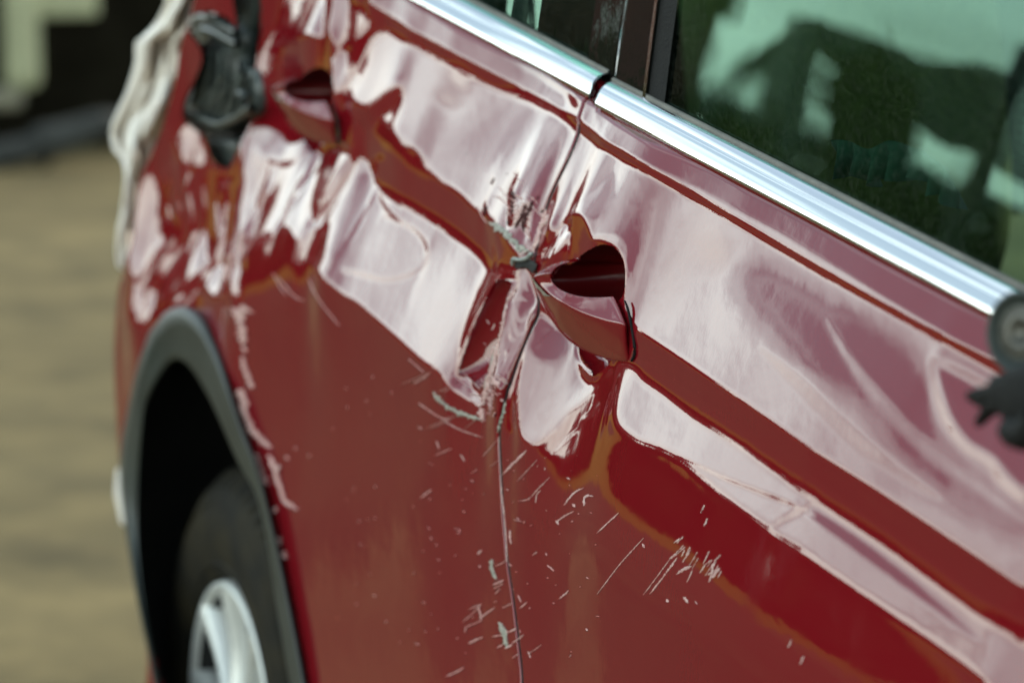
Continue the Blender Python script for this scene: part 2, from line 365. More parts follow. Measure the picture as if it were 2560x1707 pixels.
# ---------------------------------------------------------------- materials
def mat(name,col,rough=.5,metal=0,coat=0,coat_r=.03,coat_ior=1.5,spec=.5,var=0,vscale=8,bump=0,bscale=300,col2=None,emit=None):
    m=bpy.data.materials.new(name); m.use_nodes=True; nt=m.node_tree; N=nt.nodes; L=nt.links
    b=N['Principled BSDF']; b.inputs['Base Color'].default_value=(*col,1); b.inputs['Roughness'].default_value=rough
    b.inputs['Metallic'].default_value=metal; b.inputs['Specular IOR Level'].default_value=spec
    b.inputs['Coat Weight'].default_value=coat; b.inputs['Coat Roughness'].default_value=coat_r; b.inputs['Coat IOR'].default_value=coat_ior
    tc=N.new('ShaderNodeTexCoord')
    if var:
        nz=N.new('ShaderNodeTexNoise'); nz.inputs['Scale'].default_value=vscale; nz.inputs['Detail'].default_value=7; nz.inputs['Roughness'].default_value=.62
        L.new(tc.outputs['Object'],nz.inputs['Vector'])
        mx=N.new('ShaderNodeMix'); mx.data_type='RGBA'
        c2=col2 or tuple(c*(1-var) for c in col)
        mx.inputs['A'].default_value=(*col,1); mx.inputs['B'].default_value=(*c2,1)
        cr=N.new('ShaderNodeMapRange'); cr.inputs['From Min'].default_value=.35; cr.inputs['From Max'].default_value=.65
        L.new(nz.outputs['Fac'],cr.inputs['Value']); L.new(cr.outputs[0],mx.inputs['Factor']); L.new(mx.outputs['Result'],b.inputs['Base Color'])
    if bump:
        n2=N.new('ShaderNodeTexNoise'); n2.inputs['Scale'].default_value=bscale; n2.inputs['Detail'].default_value=3
        L.new(tc.outputs['Object'],n2.inputs['Vector'])
        bp=N.new('ShaderNodeBump'); bp.inputs['Strength'].default_value=1; bp.inputs['Distance'].default_value=bump
        L.new(n2.outputs['Fac'],bp.inputs['Height']); L.new(bp.outputs[0],b.inputs['Normal'])
        if coat: L.new(bp.outputs[0],b.inputs['Coat Normal'])
    return m
def paint_material():
    m=mat('red_paint',(.165,.005,.009),.5,.0,1.0,.02,1.62,.0)
    nt=m.node_tree; N=nt.nodes; L=nt.links; b=N['Principled BSDF']; tc=N.new('ShaderNodeTexCoord')
    # orange peel, vertical polishing waves and fine dust
    mp=N.new('ShaderNodeMapping'); mp.inputs['Scale'].default_value=(1,1,.22)
    n1=N.new('ShaderNodeTexNoise'); n1.inputs['Scale'].default_value=420; n1.inputs['Detail'].default_value=2
    n2=N.new('ShaderNodeTexNoise'); n2.inputs['Scale'].default_value=26; n2.inputs['Detail'].default_value=2
    L.new(tc.outputs['Object'],mp.inputs[0]); L.new(mp.outputs[0],n1.inputs['Vector']); L.new(tc.outputs['Object'],n2.inputs['Vector'])
    b1=N.new('ShaderNodeBump'); b1.inputs['Strength'].default_value=1; b1.inputs['Distance'].default_value=.000034
    b2=N.new('ShaderNodeBump'); b2.inputs['Strength'].default_value=1; b2.inputs['Distance'].default_value=.00030
    L.new(n1.outputs['Fac'],b1.inputs['Height']); L.new(n2.outputs['Fac'],b2.inputs['Height']); L.new(b2.outputs[0],b1.inputs['Normal'])
    L.new(b1.outputs[0],b.inputs['Coat Normal'])
    # dried water marks and road film: the lacquer is a little duller in streaks
    mp2=N.new('ShaderNodeMapping'); mp2.inputs['Scale'].default_value=(1,1,.16); n4=N.new('ShaderNodeTexNoise'); n4.inputs['Scale'].default_value=24; n4.inputs['Detail'].default_value=6
    L.new(tc.outputs['Object'],mp2.inputs[0]); L.new(mp2.outputs[0],n4.inputs['Vector'])
    rr=N.new('ShaderNodeMapRange'); rr.inputs['From Min'].default_value=.42; rr.inputs['From Max'].default_value=.75; rr.inputs['To Min'].default_value=.012; rr.inputs['To Max'].default_value=.085
    L.new(n4.outputs['Fac'],rr.inputs['Value']); L.new(rr.outputs[0],b.inputs['Coat Roughness'])
    v=N.new('ShaderNodeTexVoronoi'); v.inputs['Scale'].default_value=170; L.new(tc.outputs['Object'],v.inputs['Vector'])
    n3=N.new('ShaderNodeTexNoise'); n3.inputs['Scale'].default_value=9; n3.inputs['Detail'].default_value=6; L.new(tc.outputs['Object'],n3.inputs['Vector'])
    cr=N.new('ShaderNodeMapRange'); cr.inputs['From Min'].default_value=.055; cr.inputs['From Max'].default_value=.035; L.new(v.outputs['Distance'],cr.inputs['Value'])
    gt=N.new('ShaderNodeMapRange'); gt.inputs['From Min'].default_value=.52; gt.inputs['From Max'].default_value=.75; L.new(n3.outputs['Fac'],gt.inputs['Value'])
    mu=N.new('ShaderNodeMath'); mu.operation='MULTIPLY'; L.new(cr.outputs[0],mu.inputs[0]); L.new(gt.outputs[0],mu.inputs[1])
    mx=N.new('ShaderNodeMix'); mx.data_type='RGBA'; mx.inputs['A'].default_value=(.165,.005,.009,1); mx.inputs['B'].default_value=(.5,.36,.30,1)
    L.new(mu.outputs[0],mx.inputs['Factor']); L.new(mx.outputs['Result'],b.inputs['Base Color'])
    return m
PAINT=paint_material()
CHROME=mat('chrome',(.66,.67,.68),.06,1,bump=.00001,bscale=60)
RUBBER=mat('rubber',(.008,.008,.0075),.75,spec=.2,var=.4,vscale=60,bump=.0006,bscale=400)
SEALM=mat('belt_seal_rubber',(.16,.15,.125),.6,var=.35,vscale=30,bump=.0004,bscale=500)
GLOSSB=mat('gloss_black',(.008,.008,.007),.12,0,1,.03,1.42,.0,bump=.0005,bscale=26)
PLASTIC=mat('grey_plastic',(.036,.045,.040),.42,var=.3,vscale=14,bump=.0004,bscale=700)
BLACKP=mat('black_plastic',(.060,.074,.069),.30,var=.4,vscale=30,bump=.0005,bscale=160)
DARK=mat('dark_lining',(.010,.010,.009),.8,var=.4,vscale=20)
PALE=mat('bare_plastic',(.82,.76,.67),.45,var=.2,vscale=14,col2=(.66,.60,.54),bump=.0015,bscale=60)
FLAKE=mat('exposed_primer',(.66,.52,.47),.55,var=.5,vscale=700,col2=(.36,.10,.09),bump=.0004,bscale=900)
TEAL=mat('exposed_undercoat',(.46,.40,.32),.5,var=.6,vscale=380,col2=(.10,.13,.11),bump=.0006,bscale=700)
DARKRED=mat('dark_red_chip',(.035,.003,.003),.6,spec=.1)
CABIN=mat('cabin_trim',(.020,.045,.036),.8,var=.4,vscale=20,bump=.001,bscale=200)
SEATM=mat('seat_fabric',(.22,.22,.07),.9,var=.3,vscale=50,bump=.001,bscale=600)
CLOTH=mat('lace_cloth',(.15,.19,.17),.9,var=.2,vscale=40)
ALLOY=mat('alloy',(.74,.75,.71),.35,.35,var=.1,vscale=20)
TYRE=mat('tyre_rubber',(.007,.007,.006),.75,spec=.15,var=.5,vscale=16,col2=(.026,.021,.011),bump=.001,bscale=120)
STEEL=mat('rust_steel',(.2,.19,.16),.45,.5,var=.5,vscale=90)
def glass_material():
    m=bpy.data.materials.new('green_glass'); m.use_nodes=True; nt=m.node_tree; N=nt.nodes; L=nt.links; N.clear()
    o=N.new('ShaderNodeOutputMaterial'); t=N.new('ShaderNodeBsdfTransparent'); t.inputs[0].default_value=(.30,.52,.42,1)
    g=N.new('ShaderNodeBsdfGlossy'); g.inputs['Color'].default_value=(.42,.74,.62,1); g.inputs['Roughness'].default_value=.012
    f=N.new('ShaderNodeFresnel'); f.inputs['IOR'].default_value=1.62; mx=N.new('ShaderNodeMixShader')
    tc=N.new('ShaderNodeTexCoord'); n=N.new('ShaderNodeTexNoise'); n.inputs['Scale'].default_value=5
    bp=N.new('ShaderNodeBump'); bp.inputs['Distance'].default_value=.0006; L.new(tc.outputs['Object'],n.inputs['Vector']); L.new(n.outputs['Fac'],bp.inputs['Height']); L.new(bp.outputs[0],g.inputs['Normal'])
    L.new(f.outputs[0],mx.inputs[0]); L.new(t.outputs[0],mx.inputs[1]); L.new(g.outputs[0],mx.inputs[2])
    d=N.new('ShaderNodeBsdfDiffuse'); d.inputs[0].default_value=(.30,.33,.27,1)      # film of dust
    n2=N.new('ShaderNodeTexNoise'); n2.inputs['Scale'].default_value=220; n2.inputs['Detail'].default_value=4; L.new(tc.outputs['Object'],n2.inputs['Vector'])
    mr=N.new('ShaderNodeMapRange'); mr.inputs['From Min'].default_value=.45; mr.inputs['From Max'].default_value=.9; mr.inputs['To Max'].default_value=.05; L.new(n2.outputs['Fac'],mr.inputs['Value'])
    m2=N.new('ShaderNodeMixShader'); L.new(mr.outputs[0],m2.inputs[0]); L.new(mx.outputs[0],m2.inputs[1]); L.new(d.outputs[0],m2.inputs[2])
    L.new(m2.outputs[0],o.inputs[0]); return m
RECESS=mat('shaded_red_paint',(.075,.002,.003),.6,0,.5,.30,1.45,.0)  # same red paint darkened: the bowl's shade is put into the colour
GLASS=glass_material()
# ---------------------------------------------------------------- mesh helpers
def link(name,me,parent=None,m=None,smooth=True):
    if m is not None and not me.materials: me.materials.append(m)
    o=bpy.data.objects.new(name,me); COL.objects.link(o)
    if parent: o.parent=parent
    if smooth: me.polygons.foreach_set('use_smooth',[True]*len(me.polygons))
    return o
def raw(name,V,F,parent=None,m=None,smooth=True):
    me=bpy.data.meshes.new(name); V=np.asarray(V,np.float32).reshape(-1,3); F=np.asarray(F,np.int32)
    me.vertices.add(len(V)); me.vertices.foreach_set('co',V.ravel())
    k=F.shape[1]; me.loops.add(F.size); me.loops.foreach_set('vertex_index',F.ravel())
    me.polygons.add(len(F)); me.polygons.foreach_set('loop_start',np.arange(0,F.size,k,dtype=np.int32))
    me.update(calc_edges=True); me.validate(); return link(name,me,parent,m,smooth)
def gridfaces(nr,nc,keep=None,flip=False,wrap_r=False,wrap_c=False):
    r=np.arange(nr if wrap_r else nr-1); c=np.arange(nc if wrap_c else nc-1); rr,cc=np.meshgrid(r,c,indexing='ij')
    r2=(rr+1)%nr; c2=(cc+1)%nc
    F=np.stack([rr*nc+cc,rr*nc+c2,r2*nc+c2,r2*nc+cc],-1).reshape(-1,4)
    if keep is not None: F=F[keep.reshape(-1)]
    return F[:,::-1] if flip else F
def sheet(name,P,parent,m,keep=None,flip=False,smooth=True):
    nr,nc=P.shape[:2]; return raw(name,P.reshape(-1,3),gridfaces(nr,nc,keep,flip),parent,m,smooth)
def bm_obj(name,bm,parent=None,m=None,smooth=False):
    me=bpy.data.meshes.new(name); bmesh.ops.recalc_face_normals(bm,faces=bm.faces); bm.to_mesh(me); bm.free(); return link(name,me,parent,m,smooth)
def box(name,lo,hi,parent=None,m=None,bev=.01,rot=None,seg=2):
    bm=bmesh.new(); bmesh.ops.create_cube(bm,size=1); lo,hi=Vector(lo),Vector(hi); c=(lo+hi)/2; s=hi-lo
    for v in bm.verts: v.co=Vector((v.co.x*s.x,v.co.y*s.y,v.co.z*s.z))
    if bev: bmesh.ops.bevel(bm,geom=bm.edges[:],offset=bev,segments=seg,affect='EDGES',profile=.6)
    for v in bm.verts:
        if rot is not None: v.co=rot@v.co
        v.co+=c
    return bm_obj(name,bm,parent,m,smooth=False)
def tube_pts(P,r,n=8,cap=True):
    P=np.asarray(P,float); T=np.gradient(P,axis=0); T/=np.linalg.norm(T,axis=1)[:,None]+1e-12
    up=np.array([0,0,1.]); 
    if abs(T[0]@up)>.9: up=np.array([0,1.,0])
    A=np.cross(T,up); A/=np.linalg.norm(A,axis=1)[:,None]; B=np.cross(A,T)
    th=np.arange(n)*2*np.pi/n; r=np.broadcast_to(np.asarray(r,float),(len(P),))
    return P[:,None]+r[:,None,None]*(np.cos(th)[None,:,None]*A[:,None]+np.sin(th)[None,:,None]*B[:,None])
def tube(name,P,r,parent,m,n=8,per=4):
    P=smooth3(P,per); r=np.interp(np.linspace(0,1,len(P)),np.linspace(0,1,np.size(r)),np.atleast_1d(r)) if np.size(r)>1 else r
    Q=tube_pts(P,r,n); nr,nc=Q.shape[:2]; F=gridfaces(nr,nc,wrap_c=True)
    o=raw(name,Q.reshape(-1,3),F,parent,m); return o
def smooth3(P,n):
    P=np.asarray(P,float); out=[]
    for i in range(len(P)-1):
        a,b,c,d=P[max(i-1,0)],P[i],P[i+1],P[min(i+2,len(P)-1)]
        for k in range(n):
            t=k/n; out.append(.5*((2*b)+(c-a)*t+(2*a-5*b+4*c-d)*t*t+(3*b-a-3*c+d)*t**3))
    out.append(P[-1]); return np.array(out)
def thing(name,label,cat,loc=(0,0,0),group=None):
    o=bpy.data.objects.new(name,None); COL.objects.link(o); o.location=loc; o['label']=label; o['category']=cat
    if group: o['group']=group
    return o
def tag(o,label,cat,group=None):
    o['label']=label; o['category']=cat
    if group: o['group']=group
    return o
GROUND=-.165
# ---------------------------------------------------------------- the ground
def ground():
    bm=bmesh.new(); bmesh.ops.create_grid(bm,x_segments=60,y_segments=60,size=400)
    for v in bm.verts: v.co.z=GROUND
    m=mat('packed_earth',(.146,.116,.056),.95,spec=.08,var=.5,vscale=3.2,col2=(.080,.066,.034),bump=.004,bscale=40)
    nt=m.node_tree; N=nt.nodes; L=nt.links
    # broad bands of wheel marks across the yard
    tc=N.new('ShaderNodeTexCoord'); mp=N.new('ShaderNodeMapping'); mp.inputs['Scale'].default_value=(.9,.30,1); mp.inputs['Rotation'].default_value=(0,0,R(12))
    nz=N.new('ShaderNodeTexNoise'); nz.inputs['Scale'].default_value=1.1; nz.inputs['Detail'].default_value=8; nz.inputs['Roughness'].default_value=.65
    mr=N.new('ShaderNodeMapRange'); mr.inputs['From Min'].default_value=.4; mr.inputs['From Max'].default_value=.62; mr.inputs['To Min'].default_value=.84; mr.inputs['To Max'].default_value=1.08
    mu=N.new('ShaderNodeMix'); mu.data_type='RGBA'; mu.blend_type='MULTIPLY'; mu.inputs['Factor'].default_value=1
    L.new(tc.outputs['Object'],mp.inputs[0]); L.new(mp.outputs[0],nz.inputs['Vector']); L.new(nz.outputs['Fac'],mr.inputs['Value'])
    b=N['Principled BSDF']; src=b.inputs['Base Color'].links[0].from_socket
    L.new(src,mu.inputs['A']); L.new(mr.outputs[0],mu.inputs['B']); L.new(mu.outputs['Result'],b.inputs['Base Color'])
    o=bm_obj('ground',bm,None,m); o['kind']='structure'
    bm=bmesh.new(); vs=[bm.verts.new(c) for c in ((-15,-1.3,GROUND+.004),(14,-1.3,GROUND+.004),(14,-9,GROUND+.004),(-15,-9,GROUND+.004))]; bm.faces.new(vs)
    a=bm_obj('added_dark_lane',bm,None,mat('dark_lane_ground',(.085,.068,.036),.9,spec=.08,var=.45,vscale=2.2,col2=(.052,.043,.025),bump=.003,bscale=90)); a['kind']='structure'  # unseen strip, added so the lower doors mirror darker ground
    bm=bmesh.new()
    vs=[bm.verts.new((-x,-y,GROUND+.004)) for x,y in ((15.1,-40),(15.1,60),(90,90),(90,-60))]; bm.faces.new(vs)
    g=bm_obj('dry_grass_verge',bm,None,mat('dry_grass',(.23,.165,.026),.95,spec=.05,var=.4,vscale=3)); g['kind']='structure'
ground()
# ---------------------------------------------------------------- the wrecked car
CAR=thing('crashed_car','dark red crashed car with crumpled doors, torn rear corner and chrome belt strips','car',(0,0,GROUND))
CAR.matrix_world=Matrix.Translation((0,0,GROUND))
def child_of(o,p):
    o.parent=p; o.matrix_parent_inverse=p.matrix_world.inverted()
_link=link
def link(name,me,parent=None,m=None,smooth=True):
    o=_link(name,me,None,m,smooth)
    if parent is not None:
        o.parent=parent; 
        if parent==CAR or (parent.parent and False): o.matrix_parent_inverse=Matrix.Translation((0,0,-GROUND))
    return o
GAP=unproj(parse("1460,262 1447,340 1428,390 1405,435 1375,497 1363,530 1345,610 1338,660 1352,772 1312,860 1287,925 1270,975 1262,1007 1250,1062 1249,1084 1254,1173 1259,1277 1270,1403 1283,1481 1293,1560 1309,1700"))
SEAM=unproj(parse("655,60 642,175 650,215 640,300 615,350 606,430 600,500 592,590 578,660 560,740 556,800 556,860 552,950 565,1000 592,1040 633,1135 678,1315 732,1541 763,1703"))
QLEFT=unproj(parse("498,-40 478,40 452,110 440,200 420,280 392,350 368,410 348,450 340,520 334,590 320,650 302,700 296,740 290,800 287,880 288,960 292,1040 297,1130 306,1240 322,1370 345,1510 372,1640"))
def curve_x(P,extra_lo,extra_hi,off=0):
    z=P[::-1,2]; x=P[::-1,0]; o=np.argsort(z); z=z[o]; x=x[o]
    z=np.r_[-.3,z,1.4]; x=np.r_[x[0]+extra_lo,x,x[-1]+extra_hi]
    def f(zz):
        zz=np.asarray(zz,float); k=np.array([-.012,-.006,0,.006,.012]); return sum(np.interp(zz+d,z,x) for d in k)/5+off
    return f
gapx=curve_x(GAP,.12,0.02); seamx=curve_x(SEAM,.25,0.0); leftx=curve_x(QLEFT,.05,.05)
CBR=unproj(parse("1038,0 1150,61 1260,120 1370,180 1480,241")); CBF=unproj(parse("1500,264 1700,372 1850,451 2000,529 2130,599 2266,671"))
pr=np.polyfit(CBR[:,0],CBR[:,2],2); pf=np.polyfit(CBF[:,0],CBF[:,2],2)
pyr=np.polyfit(CBR[:,0],CBR[:,1],2); pyf=np.polyfit(CBF[:,0],CBF[:,1],2)
def belt_z(x): return np.where(np.asarray(x)<-.272,np.polyval(pr,x),np.polyval(pf,x))
def belt_y(x): return np.where(np.asarray(x)<-.272,np.polyval(pyr,x),np.polyval(pyf,x))
def warp(n,dens):
    t=np.linspace(0,1,4001); w=dens(t); c=np.cumsum(w); c=(c-c[0])/(c[-1]-c[0]); return np.interp(np.linspace(0,1,n),c,t)
def panel(name,xl,xr,ztop,zbot,nu,nv,edges='',ud=None,vd=None,keepf=None):
    u=warp(nu,ud or (lambda t:1+0*t)); v=warp(nv,vd or (lambda t:1+0*t))
    U,Vv=np.meshgrid(u,v); Z=zbot+Vv*(1.05-zbot); 
    for _ in range(8):
        X=xl(Z)+U*(xr(Z)-xl(Z)); Z=zbot+Vv*(ztop(X)-zbot)
    Y=-hs(X,Z); k=np.clip((Z-belt_z(X)+.007)/.010,0,1); k=k*k*(3-2*k)      # tuck in behind the belt strip
    Y=Y+k*np.maximum(0,belt_y(X)+.005-Y); P=np.stack([X,Y,Z],-1)
    def flange(col,s):       # folded return along a panel edge
        return [col+np.array([s*.0012,.0008,0]),col+np.array([s*.0019,.0030,0]),col+np.array([s*.0020,.018,0])]
    cols=[P[:,i] for i in range(nu)]
    if 'r' in edges: cols=cols+flange(P[:,-1],1)
    if 'l' in edges: cols=flange(P[:,0],-1)[::-1]+cols
    P=np.stack(cols,1); keep=None
    if keepf is not None: keep=keepf(P)
    return sheet(name,P,CAR,PAINT,keep,flip=False)
REC_TOP="1432,654 1448,638 1470,622 1500,608 1530,611 1552,630 1563,655 1567,690 1560,742 1530,770 1470,770 1400,740 1372,704 1380,680 1398,662"
REC_LOW="1440,850 1475,868 1530,893 1518,918 1497,936 1484,943 1471,920 1453,895"
tf2=lambda p:(p-np.array([1336,688]))*.66+np.array([683,219])
def cutter(polys):
    def f(P):
        px,py=proj(P[...,0],P[...,1],P[...,2]); ins=np.zeros(px.shape,bool)
        for q in polys: ins|=pip(q,px,py)
        return ~(ins[:-1,:-1]&ins[1:,1:]&ins[:-1,1:]&ins[1:,:-1])
    return f
RT=smooth_poly(parse(REC_TOP),5); RL=smooth_poly(parse(REC_LOW),5)
shrink=lambda p,k=.97:p.mean(0)+(p-p.mean(0))*k
RP=smooth_poly(parse('1237,700 1262,692 1284,706 1270,745 1258,800 1245,850 1232,900 1215,950 1192,980 1172,952 1150,945 1142,930 1156,885 1178,826 1208,755'),5)
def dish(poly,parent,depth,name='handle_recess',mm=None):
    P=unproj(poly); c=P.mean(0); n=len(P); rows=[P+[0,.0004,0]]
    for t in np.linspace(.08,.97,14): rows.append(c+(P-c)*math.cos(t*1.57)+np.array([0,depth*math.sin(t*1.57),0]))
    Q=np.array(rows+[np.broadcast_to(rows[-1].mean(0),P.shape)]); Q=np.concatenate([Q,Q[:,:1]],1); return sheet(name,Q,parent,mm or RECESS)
vden=lambda t:np.where(t>.5,2.2,.8)
FRONT=panel('front_door',lambda z:gapx(z)+.0016,lambda z:.98+0*z,lambda x:belt_z(x)+.012,.02,520,640,'l',ud=lambda t:np.where(t<.34,2.6,.75),vd=vden,keepf=cutter([shrink(RT),shrink(RL)]))
REAR=panel('rear_door',lambda z:seamx(z)+.0015,lambda z:gapx(z)-.0078,lambda x:belt_z(x)+.012,.02,420,640,'rl',ud=lambda t:.9+.8*t,vd=vden,keepf=cutter([shrink(tf2(RT)),shrink(tf2(RL)),shrink(RP)]))
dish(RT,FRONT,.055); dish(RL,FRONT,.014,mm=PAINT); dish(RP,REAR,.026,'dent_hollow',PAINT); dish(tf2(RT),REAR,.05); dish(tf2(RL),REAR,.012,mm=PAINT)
ARCH_OUT="392,1760 372,1640 350,1540 330,1430 312,1310 300,1200 303,1110 318,1030 335,950 355,880 388,805 445,766 495,785 535,850 572,950 600,1040 640,1150 685,1315 735,1541 770,1720"
ARCH_IN="412,1760 390,1670 367,1545 350,1420 344,1310 348,1180 360,1032 378,980 400,940 422,910 442,898 464,906 485,930 515,980 545,1040 592,1149 650,1270 696,1541 727,1720"
AO=smooth_poly(parse(ARCH_OUT),6,False); AI=smooth_poly(parse(ARCH_IN),6,False)
CAV=smooth_poly(parse('650,-40 655,60 640,150 636,180 645,250 630,300 600,355 560,345 580,300 600,180 610,120 590,60 585,-40'),4)
BRK=smooth_poly(parse('470,50 490,30 530,28 570,44 600,66 610,-40 650,-40 655,60 640,170 646,245 640,296 612,320 606,350 575,420 552,420 528,400 512,350 470,315 456,298 460,250 482,206 502,158 502,134 494,114 472,84'),3)
SKIN=smooth_poly(parse('430,-60 405,60 365,110 360,170 345,230 322,285 306,330 312,360 330,405 345,440 370,400 392,360 412,300 432,225 436,108 458,78 462,40 480,0 500,-60'),4)
def quarter_keep(P):
    px,py=proj(P[...,0],P[...,1],P[...,2])
    c=AO.mean(0); core=np.r_[AO+(np.array([500,1300])-AO)*.035,[[800,2700],[455,2700]]]
    inside=pip(core,px,py)|pip(CAV,px,py)|pip(SKIN,px,py)|pip(BRK,px,py)
    bad=inside[:-1,:-1]&inside[1:,1:]&inside[:-1,1:]&inside[1:,:-1]; return ~bad
def quarter():
    nu,nv=330,520; u=np.linspace(0,1,nu); v=np.linspace(0,1,nv); U,Vv=np.meshgrid(u,v); Z=.05+Vv*1.10
    X=leftx(Z)+U*(seamx(Z)-.0015-leftx(Z)); Y=-hs(X,Z); P=np.stack([X,Y,Z],-1)
    cols=[P[:,i] for i in range(nu)]
    for k in range(1,9):      # rear corner turning in
        a=k/8*math.pi/2; cols.insert(0,P[:,0]+np.array([-.05*math.sin(a),.07*(1-math.cos(a)),0]))
    P=np.stack(cols+[P[:,-1]+np.array([.001,.003,0]),P[:,-1]+np.array([.001,.02,0])],1)
    return sheet('quarter_panel',P,CAR,PAINT,quarter_keep(P))
QUART=quarter()
def gap_shade():  # black strip just under the skin, painting the shade inside the door gap
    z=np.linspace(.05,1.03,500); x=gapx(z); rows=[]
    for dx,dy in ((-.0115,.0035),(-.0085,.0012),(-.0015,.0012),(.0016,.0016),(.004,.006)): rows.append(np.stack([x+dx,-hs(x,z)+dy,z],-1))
    sheet('door_gap_shade',np.array(rows),REAR,RUBBER)
gap_shade()
# sill under the doors and the hidden rest of the shell
def rest_of_body():
    box('sill',(-.75,.03,-.08),(1.0,.12,.03),CAR,BLACKP,.02)
    box('roof',(-1.7,.33,1.47),(.95,1.55,1.52),CAR,PAINT,.02)
    box('cabin_lining',(-1.6,.345,1.44),(.9,1.5,1.465),CAR,CABIN,.005)
    box('far_door',(-1.6,1.62,.0),(.98,1.68,1.45),CAR,CABIN,.01)
    box('bulkhead',(.99,.2,-.05),(1.03,1.66,1.2),CAR,CABIN,.005)
    box('luggage_wall',(-1.66,.30,.75),(-1.62,1.6,1.46),CAR,CABIN,.005)
    box('floor_pan',(-1.6,.12,-.06),(1.0,1.62,-.03),CAR,DARK,.005)
    box('inner_body_panel',(-1.48,.105,.55),(-1.13,.6,1.10),CAR,DARK,.02)
    box('door_card',(-1.15,.265,.05),(.97,.285,.93),CAR,CABIN,.006)
rest_of_body()
# ---------------------------------------------------------------- belt mouldings, seals, glass
def sweep(name,xs,prof,parent,m,cap=True):
    xs=np.asarray(xs,float); prof=np.asarray(prof,float)
    by,bz=belt_y(xs),belt_z(xs); P=np.stack([np.broadcast_to(xs[:,None],(len(xs),len(prof))),by[:,None]+prof[None,:,0],bz[:,None]+prof[None,:,1]],-1)
    V=P.reshape(-1,3); F=gridfaces(*P.shape[:2],flip=True); o=raw(name,V,F,parent,m); return o
def rounded(prof,n=5): return smooth_poly(np.array(prof),n,False)
CH_PROF=.87*rounded([(.004,-.002),(-.0035,-.0015),(-.0042,.002),(-.0015,.0092),(.0018,.0158),(.0062,.0204),(.0115,.0236),(.0165,.0245)])
SEAL_PROF=np.array([-.0021,-.0031])+rounded([(.0160,.0235),(.0163,.0262),(.0180,.0275),(.0203,.0272),(.0213,.0258),(.0217,.0210)])
def end_round(xs,o,side): return o
def moulding(name,x0,x1,parent,sgn):
    xs=np.r_[np.linspace(x0,x1,60)]
    o=sweep(name,xs,CH_PROF,parent,CHROME)
    return o
XA=float(unproj([[1481,240]])[0,0]); XB=float(unproj([[1500,262]])[0,0]); print('gap in the strip',XA,XB)
moulding('belt_moulding',-1.25,XA,REAR,1); moulding('belt_moulding',XB,.60,FRONT,-1)
sweep('belt_seal',np.linspace(-1.25,XA,50),SEAL_PROF,REAR,SEALM); sweep('belt_seal',np.linspace(XB-.004,.66,50),SEAL_PROF,FRONT,SEALM)
# rubber end caps in the gap between the two strips
def endcap(x0,x1,parent,grow=.0015):
    c=np.array([.008,.010]); pr2=c+(CH_PROF-c)*1.0+np.sign(CH_PROF-c)*grow
    o=sweep('moulding_end_cap',[x0,x0+.001,x1-.001,x1],pr2,parent,RUBBER); return o
endcap(XA,XA+.004,REAR,.0012); endcap(XB-.004,XB,FRONT,-.0004)
TAU=R(7.8)
def glass_pt(x,s,out=0):
    x=np.asarray(x,float); s=np.asarray(s,float)
    return np.stack([x+0*s,belt_y(x)+.0200+s*math.sin(TAU)+.10*np.maximum(s,0)**2-out*math.cos(TAU),belt_z(x)+.0205+s*math.cos(TAU)+out*math.sin(TAU)],-1)
def glass_sheet(name,x0,x1,s0,s1,parent,m,out=0,n=40,lean=0.):
    xx,ss=np.meshgrid(np.linspace(x0,x1,n),np.linspace(s0,s1,14)); xx=xx+lean*ss
    P=glass_pt(xx,ss,out); return sheet(name,P,parent,m)
def gx_at(px,py):   # where a sight line meets the glass, as (x along, s up)
    v=rays([[px,py]])[0]; best=None
    for y in np.linspace(.08,.5,2000):
        t=(y-CAM[1])/v[1]; q=CAM+v*t; s=(q[2]-float(belt_z(q[0]))-.0205)/math.cos(TAU)
        d=y-float(glass_pt(q[0],s)[1])
        if d>0: return q[0],s
    return q[0],s
_a=gx_at(1662,252); _b=gx_at(1694,2); LEAN=(_b[0]-_a[0])/(_b[1]-_a[1]); GXF=_a[0]-LEAN*_a[1]
_c=gx_at(1482,129); _d=gx_at(1500,2); LR=(_d[0]-_c[0])/(_d[1]-_c[1]); GXR=_c[0]-LR*_c[1]
_e=gx_at(1631,228); GXP=_e[0]-LEAN*_e[1]
print('glass',GXF,LEAN,GXR,LR,GXP)
glass_sheet('window_glass',GXF+.004,.95,-.03,.42,FRONT,GLASS,0,60,LEAN)
glass_sheet('window_glass',-1.25,GXR+.004,-.03,.42,REAR,GLASS,0,40,LR)
glass_sheet('pillar_trim',GXR,-.284,-.02,.42,REAR,GLOSSB,.004,20,LR)
glass_sheet('pillar_trim',-.281,GXP-.004,-.02,.42,FRONT,GLOSSB,.004,16,LEAN)
glass_sheet('window_frame_strip',GXP-.006,GXP,-.01,.42,FRONT,CHROME,.0065,6,LEAN)
glass_sheet('window_channel',GXP-.001,GXF+.007,-.01,.42,FRONT,RUBBER,.003,8,LEAN)
